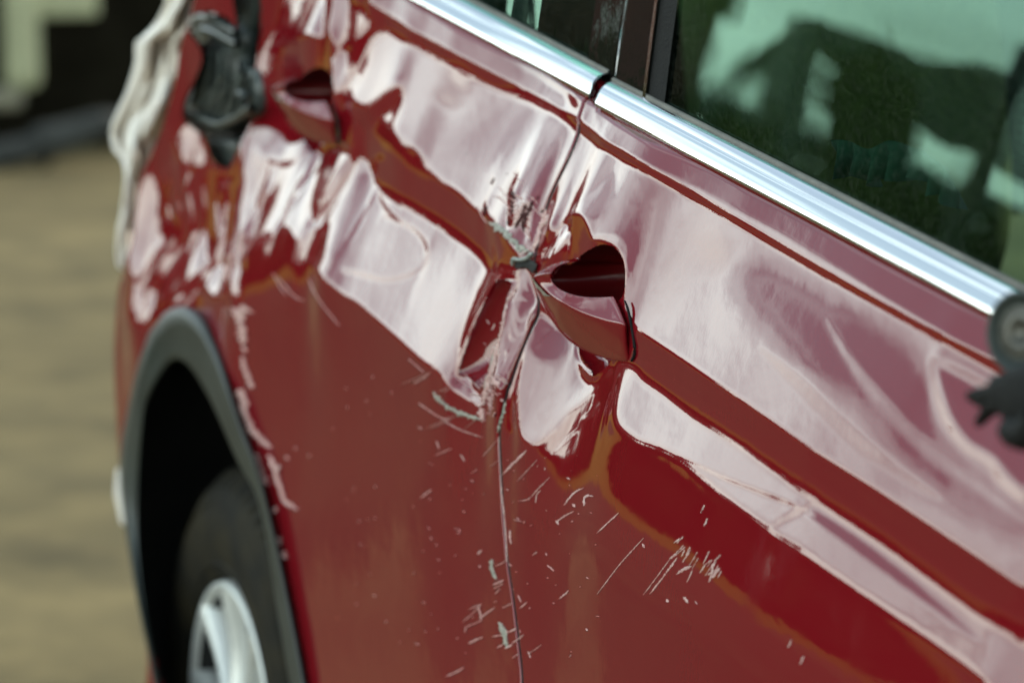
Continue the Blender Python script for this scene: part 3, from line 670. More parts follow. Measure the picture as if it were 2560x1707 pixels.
# cabin behind the glass
def seat():
    c=onplane([[2040,230]],.62)[0]
    bm=bmesh.new(); bmesh.ops.create_uvsphere(bm,u_segments=28,v_segments=18,radius=1)
    for v in bm.verts:
        p=v.co; q=[math.copysign(abs(a)**.55,a) for a in p]; v.co=Vector((q[0]*.07,q[1]*.19,q[2]*.30))
    rot=Matrix.Rotation(R(-14),3,'Y')
    for v in bm.verts: v.co=rot@v.co+Vector((c[0]-.05,.68,1.02))
    bm_obj('seat_backrest',bm,CAR,SEATM,True)
    box('headrest',(c[0]-.20,.58,1.28),(c[0]-.12,.80,1.42),CAR,SEATM,.03,seg=3)
seat()
def cloth():
    P=[]; n=90
    top=onplane(smooth_poly(parse("2075,350 2120,352 2170,372 2225,352 2290,372 2340,402 2365,425"),15,False),.235)
    for k in range(8):
        t=k/7; row=top.copy(); i=np.arange(len(top)); row[:,1]+=.012*np.sin(i*.5+2*t)*t+.01*t; row[:,2]-=.030*t+.004*np.sin(i*.31)*t; P.append(row)
    o=sheet('lace_cloth',np.array(P),None,CLOTH); tag(o,'faint pale lace cloth bunched on the sill behind the front window','cloth')
cloth()
# ---------------------------------------------------------------- door handles
H_T="1436,646 1402,655 1373,666 1350,678 1337,691 1343,703 1358,719 1380,739 1410,758 1445,776 1485,791 1525,802 1562,808"
H_I="1446,655 1420,658 1400,664 1386,673 1379,684 1380,697 1388,710 1403,722 1425,731 1450,736 1477,737 1505,735 1531,732"
H_B="1437,649 1404,660 1375,673 1353,686 1339,700 1343,727 1354,758 1374,795 1400,832 1433,861 1475,884 1525,900 1573,906"
def handle(parent,tf,yT,yI,yB):
    T=tf(smooth_poly(parse(H_T),6,False)); I=tf(smooth_poly(parse(H_I),6,False)); B=tf(smooth_poly(parse(H_B),6,False))
    n=len(T); s=np.linspace(0,1,n); kk=[0,.33,.65,1]
    PT=onplane(T,np.interp(s,kk,yT)); PI=onplane(I,np.interp(s,kk,yI)); PB=onplane(B,np.interp(s,kk,yB))
    inn=PI-PT; inn[:,2]=0; PJ=PB+inn*.9+np.array([0,.004,.004])
    secs=[]          # one rounded section per station: top edge, outer face, lower edge, inside
    for i in range(n):
        w=.0022*min(1,i/24)
        secs.append(np.array([PT[i]*.5+PI[i]*.5+[0,0,.0010],PT[i]*.85+PI[i]*.15+[0,0,.0006],PT[i],PT[i]*.93+PB[i]*.07+[0,-.5*w,0],PT[i]*.5+PB[i]*.5+[0,-w,0],PB[i]*.93+PT[i]*.07+[0,-.5*w,0],PB[i],PB[i]*.8+PJ[i]*.2+[0,0,-.001],PJ[i],PJ[i]*.5+PI[i]*.5,PI[i],PI[i]*.8+PT[i]*.2+[0,0,.0008]]))
    secs=np.array(secs); c0=secs[0].mean(0); c1=secs[-1].mean(0)
    secs=np.concatenate([[c0+(secs[0]-c0)*.02+[0,.002,0]],[c0+(secs[0]-c0)*.7+[0,.001,0]],secs,[c1+(secs[-1]-c1)*.8+[.003,.002,-.001]],[c1+(secs[-1]-c1)*.02+[.004,.004,-.001]]])
    o=raw('door_handle',secs.reshape(-1,3),gridfaces(secs.shape[0],secs.shape[1],wrap_c=True),parent,PAINT)
    sub=o.modifiers.new('smooth','SUBSURF'); sub.levels=2; sub.render_levels=2
    a,b=22,44; q=np.linspace(.04,.26,5)[:,None,None]*np.clip(np.sin(np.linspace(0,math.pi,b-a))*1.6,0,1)[None,:,None]
    P=PT[None,a:b]+(PB-PT)[None,a:b]*q+np.array([-.0006,-.0026,.0006])+RNG.normal(size=(5,b-a,1))*.0002
    sheet('handle_scuff',P,parent,TEAL)
handle(FRONT,lambda p:p,[.092,.060,.064,.088],[.096,.064,.071,.094],[.096,.070,.077,.096])
handle(REAR,tf2,[.070,.042,.048,.070],[.074,.046,.054,.075],[.076,.050,.060,.077])
def gap_line(parent,tf,y):  # dark tube drawn for the shade in the gap at the handle's end
    tube('handle_gap_shade',onplane(tf(parse("1562,752 1568,768 1575,795 1583,840 1587,870 1585,890 1578,902")),y),[.0008,.0012,.0014,.0014,.0016,.0014,.0010],parent,RUBBER,8,4)
gap_line(FRONT,lambda p:p,.0940); gap_line(REAR,tf2,.073)
# ---------------------------------------------------------------- scratches, torn edges, chips
class Ribbons:
    def __init__(s): s.V=[]; s.F=[]
    def add(s,pts,w,jag=.3,lift=.0005,flap=0.):
        p=np.asarray(pts,float)
        if len(p)>2: p=smooth_poly(p,5,False)
        L=np.hypot(*np.diff(p,axis=0).T).sum(); n=max(3,int(L/3.0)); c=np.r_[0,np.cumsum(np.hypot(*np.diff(p,axis=0).T))]
        t=np.linspace(0,c[-1],n); p=np.stack([np.interp(t,c,p[:,0]),np.interp(t,c,p[:,1])],-1)
        d=np.gradient(p,axis=0); d/=np.linalg.norm(d,axis=1)[:,None]+1e-9; nrm=np.stack([-d[:,1],d[:,0]],-1)
        s01=np.linspace(0,1,n); prof=np.minimum(1,np.minimum(s01,1-s01)*6+.15)
        a=w/2*prof*(1+jag*RNG.normal(size=n)); b=w/2*prof*(1+jag*RNG.normal(size=n))
        pa=p+nrm*np.abs(a)[:,None]; pb=p-nrm*np.abs(b)[:,None]
        Q=unproj(np.r_[pa,p,pb]); nn=surf_n(Q[:,0],Q[:,2]); lf=np.r_[np.full(n,lift*.5),np.full(n,lift*1.8),np.full(n,lift*.5)]
        if flap: lf=lf+flap*np.abs(RNG.normal(size=3*n))*np.r_[np.ones(n),.6*np.ones(n),.0*np.ones(n)]
        Q=Q+nn*lf[:,None]; o=sum(len(v) for v in s.V); s.V.append(Q)
        for r in (0,1):
            i=np.arange(n-1); s.F.append(np.stack([o+r*n+i,o+r*n+i+1,o+(r+1)*n+i+1,o+(r+1)*n+i],-1))
    def build(s,name,parent,m,smooth=False,stuff=False):
        o=raw(name,np.concatenate(s.V),np.concatenate(s.F),parent,m,smooth)
        if stuff: o['kind']='stuff'
        return o
def A5(t): return parse(t)/4+np.array([1000,700])
def A3(t): return parse(t)/4+np.array([1000,340])
def A6(t): return parse(t)/1.913+np.array([1050,880])
def AL(t): return parse(t)/2.218+np.array([200,1000])
def AB(t): return parse(t)/4+np.array([260,640])
def scratch(parent,pts,w,m=None,jag=.35):
    r=Ribbons(); r.add(pts,w*.75,jag); return r.build('scratch',parent,m or FLAKE)
rear,front=Ribbons(),Ribbons()
for f,t,w in [(A5,"0,1050 140,990 280,925",1.6),(A5,"130,1040 220,985 310,920",3),(A5,"190,1230 300,1310 400,1370 505,1400",2.4),(A5,"430,1395 530,1460 640,1510 760,1550 830,1572",2.6),
  (A5,"260,1480 400,1420 550,1340",2),(A5,"290,1490 430,1430 580,1345",2),(A5,"650,1480 760,1400",1),(A5,"400,1110 480,1070",2),(A5,"440,1120 495,1090",2),(A5,"555,960 620,1020 700,1085",2),(A5,"640,930 720,1010 800,1090",2.6),
  (A5,"870,400 895,440",4),(A5,"920,500 950,440",3),(A5,"840,630 865,650",2),(A5,"850,760 890,810 910,860",1.6),(A5,"90,790 240,920",1.2),
  (A6,"0,700 28,680 57,656",4),(A6,"70,495 110,478 155,459",2.4),(A6,"80,425 92,462",2),(A6,"300,500 370,420",1.8),(A6,"335,550 378,515",2),(A6,"195,490 215,520",3),(A6,"245,580 275,560",2),(A6,"245,610 255,620",2),
  (A6,"275,965 298,945",6),(A6,"300,682 314,674",3),(A6,"205,1290 250,1250 292,1208",2.2),(A6,"235,1228 298,1203",2.6),(A6,"222,1312 300,1280",2.6),(A6,"285,1272 360,1218",4),(A6,"280,1215 295,1280",4),
  (A6,"232,1392 300,1360",5),(A6,"215,1340 222,1310",3),(A6,"395,1222 442,1200",3.5),(A6,"368,1413 397,1398",3),(A6,"125,1550 170,1530 212,1504",4.5),(A6,"345,1360 395,1350",3),(A6,"85,990 95,995",3),(A6,"185,845 195,858",2.5),
  (A6,"360,1022 390,1010 415,992",3),(A6,"350,1112 402,1088",5),(A6,"352,1130 400,1105",3),(A6,"360,1155 385,1130",2.5),(A6,"355,1195 370,1190",2.5),(A6,"405,1415 442,1398",5),
  (AL,"1140,310 1160,330",6),(AL,"1185,262 1205,270",5),(AL,"1265,310 1280,300",4),
  (AB,"2050,230 2100,350 2180,480 2260,580 2352,690",2.2),(AB,"1740,210 1830,320 1900,400 2000,450",3),(AB,"1690,170 1760,300 1820,390",2.5)]: scratch(REAR,f(t),w)
for _ in range(70):
    x=RNG.normal(880,42)/4+1000; y=RNG.normal(1090,110)/4+700; a=RNG.normal(.45,.35); l=RNG.uniform(5,17)
    rear.add([[x,y],[x+l*math.cos(a),y+l*math.sin(a)]],RNG.uniform(1.2,3),.5)
for _ in range(60):
    x=RNG.uniform(830,1200); y=RNG.uniform(930,1640); rear.add([[x,y],[x+RNG.normal(0,4),y+RNG.normal(0,3)]],RNG.uniform(1,2.4),.5)
for k in range(9):
    y=1280+k*16; rear.add([[1204,y/4+700],[1204+RNG.uniform(5,12),y/4+703]],2.5,.5)
for f,t,w in [(A6,"395,585 450,530 512,467",6),(A6,"468,615 515,565 562,514",2),(A6,"468,712 520,702 565,655 622,598",2.4),(A6,"555,720 560,680 580,660",3),(A6,"690,732 735,675 786,648",5),(A6,"785,735 790,690 832,690",7),(A6,"650,815 690,785 738,760",4),
  (A6,"848,865 900,815 952,768",4),(A6,"850,1156 960,1010 1072,888",3),(A6,"1070,1160 1130,1080 1200,985",2.5),(A6,"1100,1157 1160,1080 1232,982",5),(A6,"1195,985 1232,965",6),(A6,"1228,1062 1260,1040 1302,1022",8),(A6,"1180,1180 1190,1195",9),(A6,"1262,1170 1285,1200",9),(A6,"1318,1190 1328,1205",9),
  (A6,"665,1180 690,1160 712,1138",4.5),(A6,"730,725 742,740",8),(A6,"650,805 665,825",8),(A6,"610,1018 642,1045",4),(A6,"538,972 562,955",3),(A6,"478,1225 515,1193",3.5),(A6,"470,1160 485,1195",3),(A6,"440,1392 470,1372 498,1348",3.5),(A6,"400,1340 430,1335 462,1318",5),
  (A6,"518,1440 545,1425 582,1398",2),(A6,"518,1430 530,1460",4),(A6,"432,850 430,885 437,915",6),(A6,"425,1010 440,1022",5),(A6,"415,655 425,660",6),(A6,"443,1462 472,1440",3),(A6,"1065,915 1075,935",7),(A6,"450,800 490,810",1.5),
  (A6,"700,600 720,610",6),(A6,"795,1320 802,1330",6),(A6,"385,590 392,680 402,760 412,880 418,1000",2.4)]: scratch(FRONT,f(t),w)
for k in range(26):
    x=RNG.uniform(1700,1810); y=1360+(x-1700)*.55+RNG.normal(0,22); front.add([[x,y],[x-RNG.uniform(8,22),y+RNG.uniform(12,36)]],RNG.uniform(1.6,4),.6)
for x,y in [(1762,1262),(1770,1295),(1980,1598),(2010,1640)]: front.add([[x,y],[x-5,y+10],[x-9,y+20]],4,.5)
for _ in range(40):
    x=RNG.uniform(1270,1500); y=RNG.uniform(1130,1660); front.add([[x,y],[x+RNG.normal(0,4),y+RNG.normal(0,3)]],RNG.uniform(1,2.4),.5)
# impact spot over the pinch
for t,w in [("1140,360 1180,430 1220,470 1262,497",2.4),("975,505 1060,590 1140,650 1200,682",3),("920,605 1000,625 1070,690 1110,740",3.5),("1260,620 1300,680 1340,720 1395,785 1440,812",3),("770,705 820,800 868,870",3.5),("960,600 1010,620",3),("1290,600 1330,625 1390,700",2.6),("1300,620 1350,640",2.5)]: scratch(REAR,A3(t),w,None,.5)
for _ in range(48):
    x=RNG.normal(1140,85); y=RNG.normal(720,75); a=RNG.normal(.35,.25); l=RNG.uniform(30,95)
    rear.add(np.array([[x,y],[x+l*math.cos(a),y+l*math.sin(a)]])/4+[1000,340],RNG.uniform(.9,2.4),.5)
rear.build('scratches',REAR,FLAKE,stuff=True); front.build('scratches',FRONT,FLAKE,stuff=True)
for t,w in [("912,485 925,455 940,422",6),("840,800 850,760 862,700",10),("1065,378 1072,386",4),("660,170 674,180",5),("1378,640 1384,600",8),("1405,765 1445,745",9),("1105,600 1128,565 1150,640",12),("1120,640 1125,720 1110,780",9),("1262,680 1240,760 1205,835 1150,920",15),("1325,650 1300,720 1262,800 1232,880 1240,960",15),("1075,890 1090,840",10)]: scratch(REAR,A3(t),w,DARKRED,.3).name='deep_chip'
scratch(REAR,A5("550,1030 580,1015"),4,DARKRED).name='deep_chip'
def torn(parts,name,parent,m,flap=.0012):
    for f,t,w in parts:
        r=Ribbons(); r.add(f(t),w,.55,.0008,flap); r.build(name,parent,m)
torn([(A5,"1165,95 1120,160 1080,215",5),(A5,"1078,215 1055,320 1040,420 1020,510 1000,590",5),(A5,"1000,590 975,680 955,770 935,860 905,950 875,1050 855,1150 845,1250",9),(A5,"930,980 960,1010 975,1060",12),(A5,"960,960 1020,1000 1085,1045",4.5),(A5,"970,940 1030,980 1085,1030",2.5),(A5,"830,1180 780,1150 700,1140",4),(A5,"810,1280 830,1400",6),(A5,"800,1270 860,1210",7),(A5,"945,1370 965,1320",6),(A5,"1010,1190 1040,1210",6)],'torn_edge',REAR,FLAKE)
torn([(A5,"345,1115 370,1170 430,1225 520,1290 620,1335 720,1370 825,1400",10),(A5,"880,960 860,1060 850,1180",5),(A5,"960,680 930,800 905,900",4.5)],'gouge',REAR,TEAL,.0006)
torn([(A6,"348,990 343,1020 350,1050 368,1085",8),(A6,"380,1290 400,1340 410,1380 420,1410",8),(A6,"400,1310 410,1340 415,1380",6)],'gouge',REAR,TEAL,.0006)
torn([(A3,"900,862 1000,930 1060,975 1120,1035 1180,1090 1240,1130 1320,1170",11),(A3,"940,860 1040,950 1110,1000",6),(A3,"1160,1130 1260,1180",7)],'torn_edge',REAR,TEAL,.0012)
torn([(A3,"1470,740 1440,830 1410,920 1385,1000 1360,1080 1335,1150",7),(A3,"1490,790 1460,860 1440,900",4),(A3,"1280,920 1290,980 1310,1050",5),(A3,"1180,1160 1240,1170 1300,1150",8)],'torn_edge',REAR,FLAKE,.0014)
torn([(A6,"412,235 400,290 385,340 375,385",5)],'torn_edge',FRONT,TEAL,.0006)
torn([(AB,"1400,490 1370,570 1330,620",26),(AB,"1340,600 1375,700 1385,800 1395,880",14),(AB,"1395,900 1420,960",12),(AB,"1390,1000 1420,1150 1470,1260 1490,1320",9),(AB,"1350,1330 1390,1420 1440,1500",16),(AL,"890,10 925,90 960,170 1010,220 1065,265",13),(AL,"1050,300 1085,380 1105,470 1140,560 1210,605",8),(AL,"975,290 1005,390 1045,470",9),(AL,"1085,410 1110,350",9),(AL,"1070,600 1090,620",14),(AL,"1090,760 1115,800",14),(AL,"1120,840 1150,875",15)],'torn_edge',REAR,FLAKE,.0015)
torn([(AB,"1400,-260 1385,-180 1378,-100 1370,0",10),(AB,"1300,-40 1260,60 1240,160 1235,240",7)],'torn_edge',QUART,FLAKE,.003)
# open corner at the pinch: rolled metal lip over a dark patch painting the hole's shade
lip=unproj(A3("1160,1300 1163,1262 1180,1228 1240,1238 1310,1220 1345,1185 1370,1180"))+np.array([0,-.004,0])
tube('rolled_lip',lip,[.0010,.0022,.0022,.0018,.0022,.0024,.0012],REAR,mat('bent_metal_lip',(.14,.20,.19),.4,.3,var=.6,vscale=400,col2=(.35,.34,.30)),8,5)
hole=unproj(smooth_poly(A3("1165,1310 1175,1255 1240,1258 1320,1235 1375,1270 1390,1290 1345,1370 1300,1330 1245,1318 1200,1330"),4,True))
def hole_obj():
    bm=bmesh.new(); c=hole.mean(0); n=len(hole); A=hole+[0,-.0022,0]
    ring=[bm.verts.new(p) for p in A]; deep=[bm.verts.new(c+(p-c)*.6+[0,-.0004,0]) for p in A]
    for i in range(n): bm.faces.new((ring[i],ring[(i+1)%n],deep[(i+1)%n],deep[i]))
    bm.faces.new(deep); return bm_obj('torn_hole_shade',bm,REAR,DARK)
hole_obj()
# ---------------------------------------------------------------- wheel arch and wheel
def arch():
    n=120
    def rs(p):
        c=np.r_[0,np.cumsum(np.hypot(*np.diff(p,axis=0).T))]; t=np.linspace(0,c[-1],n); return np.stack([np.interp(t,c,p[:,0]),np.interp(t,c,p[:,1])],-1)
    O,I=rs(AO),rs(AI)
    def lift(p,y): return onplane(p,y)
    yo=np.clip(unproj(O)[:,1],-.03,.03); k=np.ones(15)/15; yo=np.convolve(np.r_[[yo[0]]*7,yo,[yo[-1]]*7],k,'valid')
    rows=[lift(O,yo+.010),lift(O,yo-.003)]
    for f,d in ((.12,-.007),(.25,-.010),(.36,-.009),(.5,-.007),(.8,-.004),(.96,-.003)): rows.append(lift(O+(I-O)*f,yo+d))
    rows.append(lift(I,yo+.000)); Wl=lift(I,np.maximum(yo,.03)); rows.append(Wl)
    cc=np.array([-1.265,0,.205]); dd=Wl-cc; big=cc+dd*np.stack([np.where(dd[:,0]<0,1.16,1.35),1+0*dd[:,0],1.10+0*dd[:,0]],-1)+[0,.012,0]; rows.append(big); rows.append(big+[0,.32,0])
    P=np.array(rows); sheet('wheel_arch_moulding',P[:-3],CAR,PLASTIC); sheet('wheel_well',P[-4:],CAR,DARK)
    b=P[-1]; c=b.mean(0); bm=bmesh.new(); vs=[bm.verts.new(v) for v in b]; bm.faces.new(vs); bm_obj('wheel_well_back',bm,CAR,DARK)
arch()
WC=np.array([-1.265,.045,.180])
def lathe(prof,n=96):
    th=np.arange(n)*2*np.pi/n; prof=np.asarray(prof,float)
    return np.stack([WC[0]+prof[:,None,1]*np.cos(th)[None],WC[1]+prof[:,None,0]+0*th[None],WC[2]+prof[:,None,1]*np.sin(th)[None]],-1)
def wheel():
    w=bpy.data.objects.new('rear_wheel',None); COL.objects.link(w); w.parent=CAR; w.matrix_parent_inverse=Matrix.Translation((0,0,-GROUND))
    pr=smooth_poly(np.array([(.012,.204),(.000,.212),(-.006,.235),(-.010,.262),(-.008,.290),(.002,.315),(.016,.333),(.035,.343),(.10,.345),(.17,.343),(.20,.32),(.21,.26),(.20,.21)]),4,False)
    P=lathe(pr); raw('tyre',P.reshape(-1,3),gridfaces(*P.shape[:2],wrap_c=True),w,TYRE)
    # raised sidewall ribs and tread lugs
    rb=[]; 
    for r0 in (.225,.276,.300):
        Q=lathe([(-.0085+abs(r0-.262)*.12,r0-.003),(-.0125+abs(r0-.262)*.12,r0),(-.0085+abs(r0-.262)*.12,r0+.003)]); rb.append(Q)
    V=np.concatenate([q.reshape(-1,3) for q in rb]); F=np.concatenate([gridfaces(3,96,wrap_c=True)+i*288 for i in range(3)]); raw('sidewall_rib',V,F,w,TYRE)
    V=[];F=[]
    for k in range(72):
        a0=k/72*2*math.pi; a1=a0+.055
        for (y0,y1,r0,r1) in ((.004,.030,.322,.346),(.045,.085,.340,.350),(.10,.14,.340,.350)):
            o=len(V)
            for a in (a0,a1):
                for (y,r) in ((y0,r0),(y1,r1),(y1,r1-.012),(y0,r0-.012)): V.append((WC[0]+r*math.cos(a),WC[1]+y,WC[2]+r*math.sin(a)))
            F+= [(o,o+1,o+5,o+4),(o+1,o+2,o+6,o+5),(o+3,o,o+4,o+7),(o,o+3,o+2,o+1),(o+4,o+5,o+6,o+7)]
    o=raw('tread',V,F,w,TYRE,False); o['kind']='stuff'
    Q=lathe(smooth_poly(np.array([(.010,.205),(-.002,.203),(-.004,.196),(.004,.190)]),4,False)); raw('rim',Q.reshape(-1,3),gridfaces(*Q.shape[:2],wrap_c=True),w,ALLOY)
    Q=lathe(smooth_poly(np.array([(.004,.190),(.03,.182),(.06,.175),(.16,.17)]),4,False)); raw('rim_barrel',Q.reshape(-1,3),gridfaces(*Q.shape[:2],wrap_c=True),w,DARK)
    Q=lathe([(.075,.175),(.075,.005)]); raw('brake_disc',Q.reshape(-1,3),gridfaces(2,96,wrap_c=True),w,mat('dull_disc',(.07,.065,.05),.6,.2,var=.4,vscale=30))
    Q=lathe(smooth_poly(np.array([(.03,.05),(.005,.045),(-.002,.03),(-.004,.004)]),4,False)); raw('hub',Q.reshape(-1,3),gridfaces(*Q.shape[:2],wrap_c=True),w,ALLOY)
    for k in range(10):
        a=k*2*math.pi/10+math.pi/2+.12; sec=[]
        for t in np.linspace(0,1,9):
            r=.030+t*.164; wd=.0085+.008*abs(t-.45)**1.5*3; yy=.002+.014*math.sin(t*3.1)*.6-.002
            c=np.array([WC[0]+r*math.cos(a),WC[1]+yy,WC[2]+r*math.sin(a)]); tg=np.array([-math.sin(a),0,math.cos(a)])
            sec.append([c-tg*wd+[0,.022,0],c-tg*wd*.9,c-tg*wd*.5+[0,-.006,0],c+tg*wd*.5+[0,-.006,0],c+tg*wd*.9,c+tg*wd+[0,.022,0]])
        sheet('spoke',np.array(sec),w,ALLOY)
wheel()
# ---------------------------------------------------------------- torn skin, bracket and stubs
def torn_skin():
    L=smooth_poly(parse("430,-60 415,0 386,60 346,105 341,160 322,225 300,275 281,322 284,362 303,400 314,445 308,515 297,580 294,640 300,668"),6,False)
    Rr=smooth_poly(parse("520,-60 495,0 478,40 474,78 452,108 447,225 428,287 406,350 390,390 368,425 345,455 338,520 334,580 325,640 312,672"),6,False)
    n=200
    def rs(p):
        c=np.r_[0,np.cumsum(np.hypot(*np.diff(p,axis=0).T))]; t=np.linspace(0,c[-1],n); return np.stack([np.interp(t,c,p[:,0]),np.interp(t,c,p[:,1])],-1)
    L,Rr=rs(L),rs(Rr); s=np.linspace(0,1,n); rows=[]
    K=34; yb=np.interp(s,[0,.4,.65,1],[.055,.045,.035,.028])
    ph=RNG.uniform(0,6,12)
    for k in range(K):
        f=k/(K-1); p=L+(Rr-L)*f
        fold=.016*np.sin(9*f+3*s*4+ph[0])+.010*np.sin(17*f-11*s+ph[1])+.006*np.sin(31*f+19*s+ph[2])+.008*np.abs(np.sin(14*s+5*f+ph[3]))
        rows.append(onplane(p,yb+.03*f*f+.55*fold*np.minimum(1,6*f)))
    first=rows[0]+[0,.010,0]; P=np.array([first]+rows)
    o=sheet('torn_bumper_skin',P,CAR,PALE); o['label']='bare pale crumpled plastic skin at the rear corner'
    sd=o.modifiers.new('thickness','SOLIDIFY'); sd.thickness=.003; sd.offset=1
torn_skin()
def plate(name,poly,y,th,m,parent,bulge=0.,bev=.003):
    P=onplane(smooth_poly(parse(poly),4,True),y); n=len(P); c=P.mean(0); bm=bmesh.new()
    rings=[P+[0,th,0],P+[0,bev,0],c+(P-c)*.96+[0,0,0],c+(P-c)*.7+[0,-bulge,0]]
    vs=[[bm.verts.new(p) for p in r] for r in rings]
    for a,b in zip(vs,vs[1:]):
        for i in range(n): bm.faces.new((a[i],a[(i+1)%n],b[(i+1)%n],b[i]))
    bm.faces.new(vs[-1]); bm.faces.new(vs[0][::-1]); return bm_obj(name,bm,parent,m,True)
def bracket():
    plate('open_cavity',"628,-40 662,10 674,28 660,90 640,150 636,180 645,250 630,300 600,355 545,350 470,320 520,200 600,150 590,60 560,-40",.13,.03,DARK,CAR)
    pl=plate('inner_liner',"508,345 600,352 612,340 600,390 575,425 556,425 530,400",.064,.02,PLASTIC,CAR,.003)
    plate('inner_liner',"535,-60 630,-60 636,0 622,90 600,120 590,70 560,60 545,30",.075,.02,PLASTIC,CAR,.004)
    b=plate('plastic_bracket',"477,55 490,38 520,36 560,50 594,70 600,110 597,150 612,172 634,178 640,240 632,290 600,305 572,322 540,334 500,318 462,300 464,258 486,212 506,160 508,140 500,112 480,84",.062,.02,BLACKP,CAR,.002)
    def rib(t,y,r): tube('bracket_rib',onplane(parse(t),y),r,b,BLACKP,6,4)
    for t,r in (("486,60 500,46 530,50 592,84",.006),("510,74 545,86 594,112",.006),("512,150 500,200 484,258",.005),("530,120 524,190 500,268",.004),("552,128 548,200 520,278",.004),("572,130 570,210 545,285",.004),("592,150 592,220 575,285",.005),("470,285 510,298 548,312 590,296 630,270",.006),("500,270 530,230 560,190",.003),("520,276 548,240 572,215",.003),("610,180 600,230 612,240 600,285",.006)): rib(t,.051,r)
    b2=plate('bracket_hole_shade',"552,30 566,22 580,28 584,44 570,52 556,44",.066,.006,DARK,CAR)  # dark plate on the liner, painting the shade of a hole
bracket()
tube('bumper_glint',onplane(parse('299,1170 304,1235 312,1310'),.02),[.004,.010,.005],CAR,PALE,8,4)  # pale tube standing in for a bright glint on the bumper
def mirror_stub():
    m=bpy.data.objects.new('mirror_stub',None); COL.objects.link(m); m.parent=FRONT
    c=onplane([[2547,832]],.04)[0]; V=[];n=40
    ax=np.array([.80,-.58,.12]); ax/=np.linalg.norm(ax); e1=np.cross(ax,[0,0,1]); e1/=np.linalg.norm(e1); e2=np.cross(e1,ax)
    prof=[(.10,.030),(.02,.041),(.006,.0435),(.000,.042),(.001,.039),(.010,.034),(.014,.028),(.012,.022),(.004,.018),(.004,.014),(.018,.012),(.018,.0005)]
    th=np.arange(n)*2*np.pi/n
    prof=[(d*.55,r*.55) for d,r in prof]
    P=np.array([[c-ax*d+r*(np.cos(t)*e1*.9+np.sin(t)*e2*1.15) for t in th] for d,r in prof])
    raw('mirror_base',P[:7].reshape(-1,3),gridfaces(7,n,wrap_c=True),m,PLASTIC); raw('mirror_pivot',P[6:].reshape(-1,3),gridfaces(6,n,wrap_c=True),m,STEEL)
    y=.0
    def cable(t,r,yy=0.0): tube('mirror_cable',onplane(parse(t),yy),r,m,RUBBER,8,4)
    plate('torn_plug',"2470,945 2500,930 2560,910 2620,940 2620,1060 2560,1088 2520,1075 2502,1040 2480,1030 2465,1000",-.005,.03,RUBBER,m,.004)
    cable("2425,990 2445,986 2470,985 2500,975",[.0035,.0045,.006,.008]); cable("2446,1058 2462,1038 2480,1018 2510,1000",[.003,.0045,.006,.008]); cable("2438,1000 2452,1004 2475,1000",[.003,.004,.006])
    cable("2520,1070 2545,1086 2575,1080 2600,1050",[.008,.010,.011,.011],-.01)
mirror_stub()
# ---------------------------------------------------------------- yard behind the car
def yard():
    D=-11.5
    t=thing('parked_trailer','dark low trailer blurred behind the crashed car','trailer',(D,1.5,GROUND))
    def tb(name,a,b,x0,x1,m,bev=.03,parent=t):
        p=onx([[a[0],a[1]],[b[0],b[1]]],x0); lo=np.minimum(p[0],p[1]); hi=np.maximum(p[0],p[1]); lo[0],hi[0]=x1,x0
        o=box(name,lo,hi,None,m,bev); o.parent=parent; o.matrix_parent_inverse=Matrix.Translation(-Vector(parent.location)); return o
    dk=mat('dark_tarpaulin',(.010,.009,.006),.95,spec=0,var=.5,vscale=4,bump=.02,bscale=6); pale=mat('pale_olive_paint',(.30,.31,.18),.6,var=.25,vscale=3); gr=mat('grey_bumper',(.030,.032,.029),.6,spec=.2,var=.4,vscale=4)
    tb('tarpaulin',(-420,-260),(640,330),D-.35,D-2.5,dk,.06)
    tb('underbody',(-420,290),(560,392),D-.8,D-2.5,dk,.04)
    tb('frame_rail',(78,-40),(248,42),D+.02,D-.12,pale,.02)
    tb('support_leg',(18,-60),(108,225),D+.10,D-.05,pale,.05)
    tb('leg_foot',(-30,225),(62,272),D+.1,D-.06,mat('foot_steel',(.16,.15,.10),.6,var=.3,vscale=8),.03)
    b=thing('loose_bumper','grey torn bumper lying on the ground before the dark trailer','car bumper',(D+.4,1.6,GROUND))
    P=onx(parse("-120,420 -20,392 80,372 110,356 180,338 262,308 300,306"),D+.35); 
    o=tube('bumper_bar',P,[.05,.06,.06,.075,.07,.055,.03],None,gr,10,5); o.parent=b; o.matrix_parent_inverse=Matrix.Translation(-Vector(b.location))
    P=onx(parse("60,372 110,372 140,362"),D+.30); o=tube('bumper_corner',P,[.03,.08,.03],None,gr,10,5); o.parent=b; o.matrix_parent_inverse=Matrix.Translation(-Vector(b.location))
yard()
# ---------------------------------------------------------------- things the paint and the glass mirror
def refl_dir(px,py):
    x,s=gx_at(px,py); p=glass_pt(x,s); e=.01
    du=glass_pt(x+e,s)-p; dv=glass_pt(x,s+e)-p; n=np.cross(du,dv); n/=np.linalg.norm(n)
    if n[1]>0: n=-n
    v=rays([[px,py]])[0]; return p,v-2*(v@n)*n
def far(px,py,D):      # the place, D metres off, that the glass mirrors at this spot
    p,r=refl_dir(px,py); return p+r*(D/math.hypot(r[0],r[1]))
for q in [(1600,100),(1650,400),(1850,60),(2000,100),(2180,110),(2300,350),(2500,100),(2450,450),(2550,600)]:
    r=refl_dir(*q)[1]; print('win',q,'el %.1f az %.1f'%(math.degrees(math.asin(r[2])),math.degrees(math.atan2(-r[1],-r[0]))))
LEAFM=mat('leaves',(.026,.040,.014),.8,spec=.1,var=.5,vscale=2,col2=(.050,.052,.014)); BARK=mat('bark',(.09,.07,.05),.9,var=.4,vscale=10)
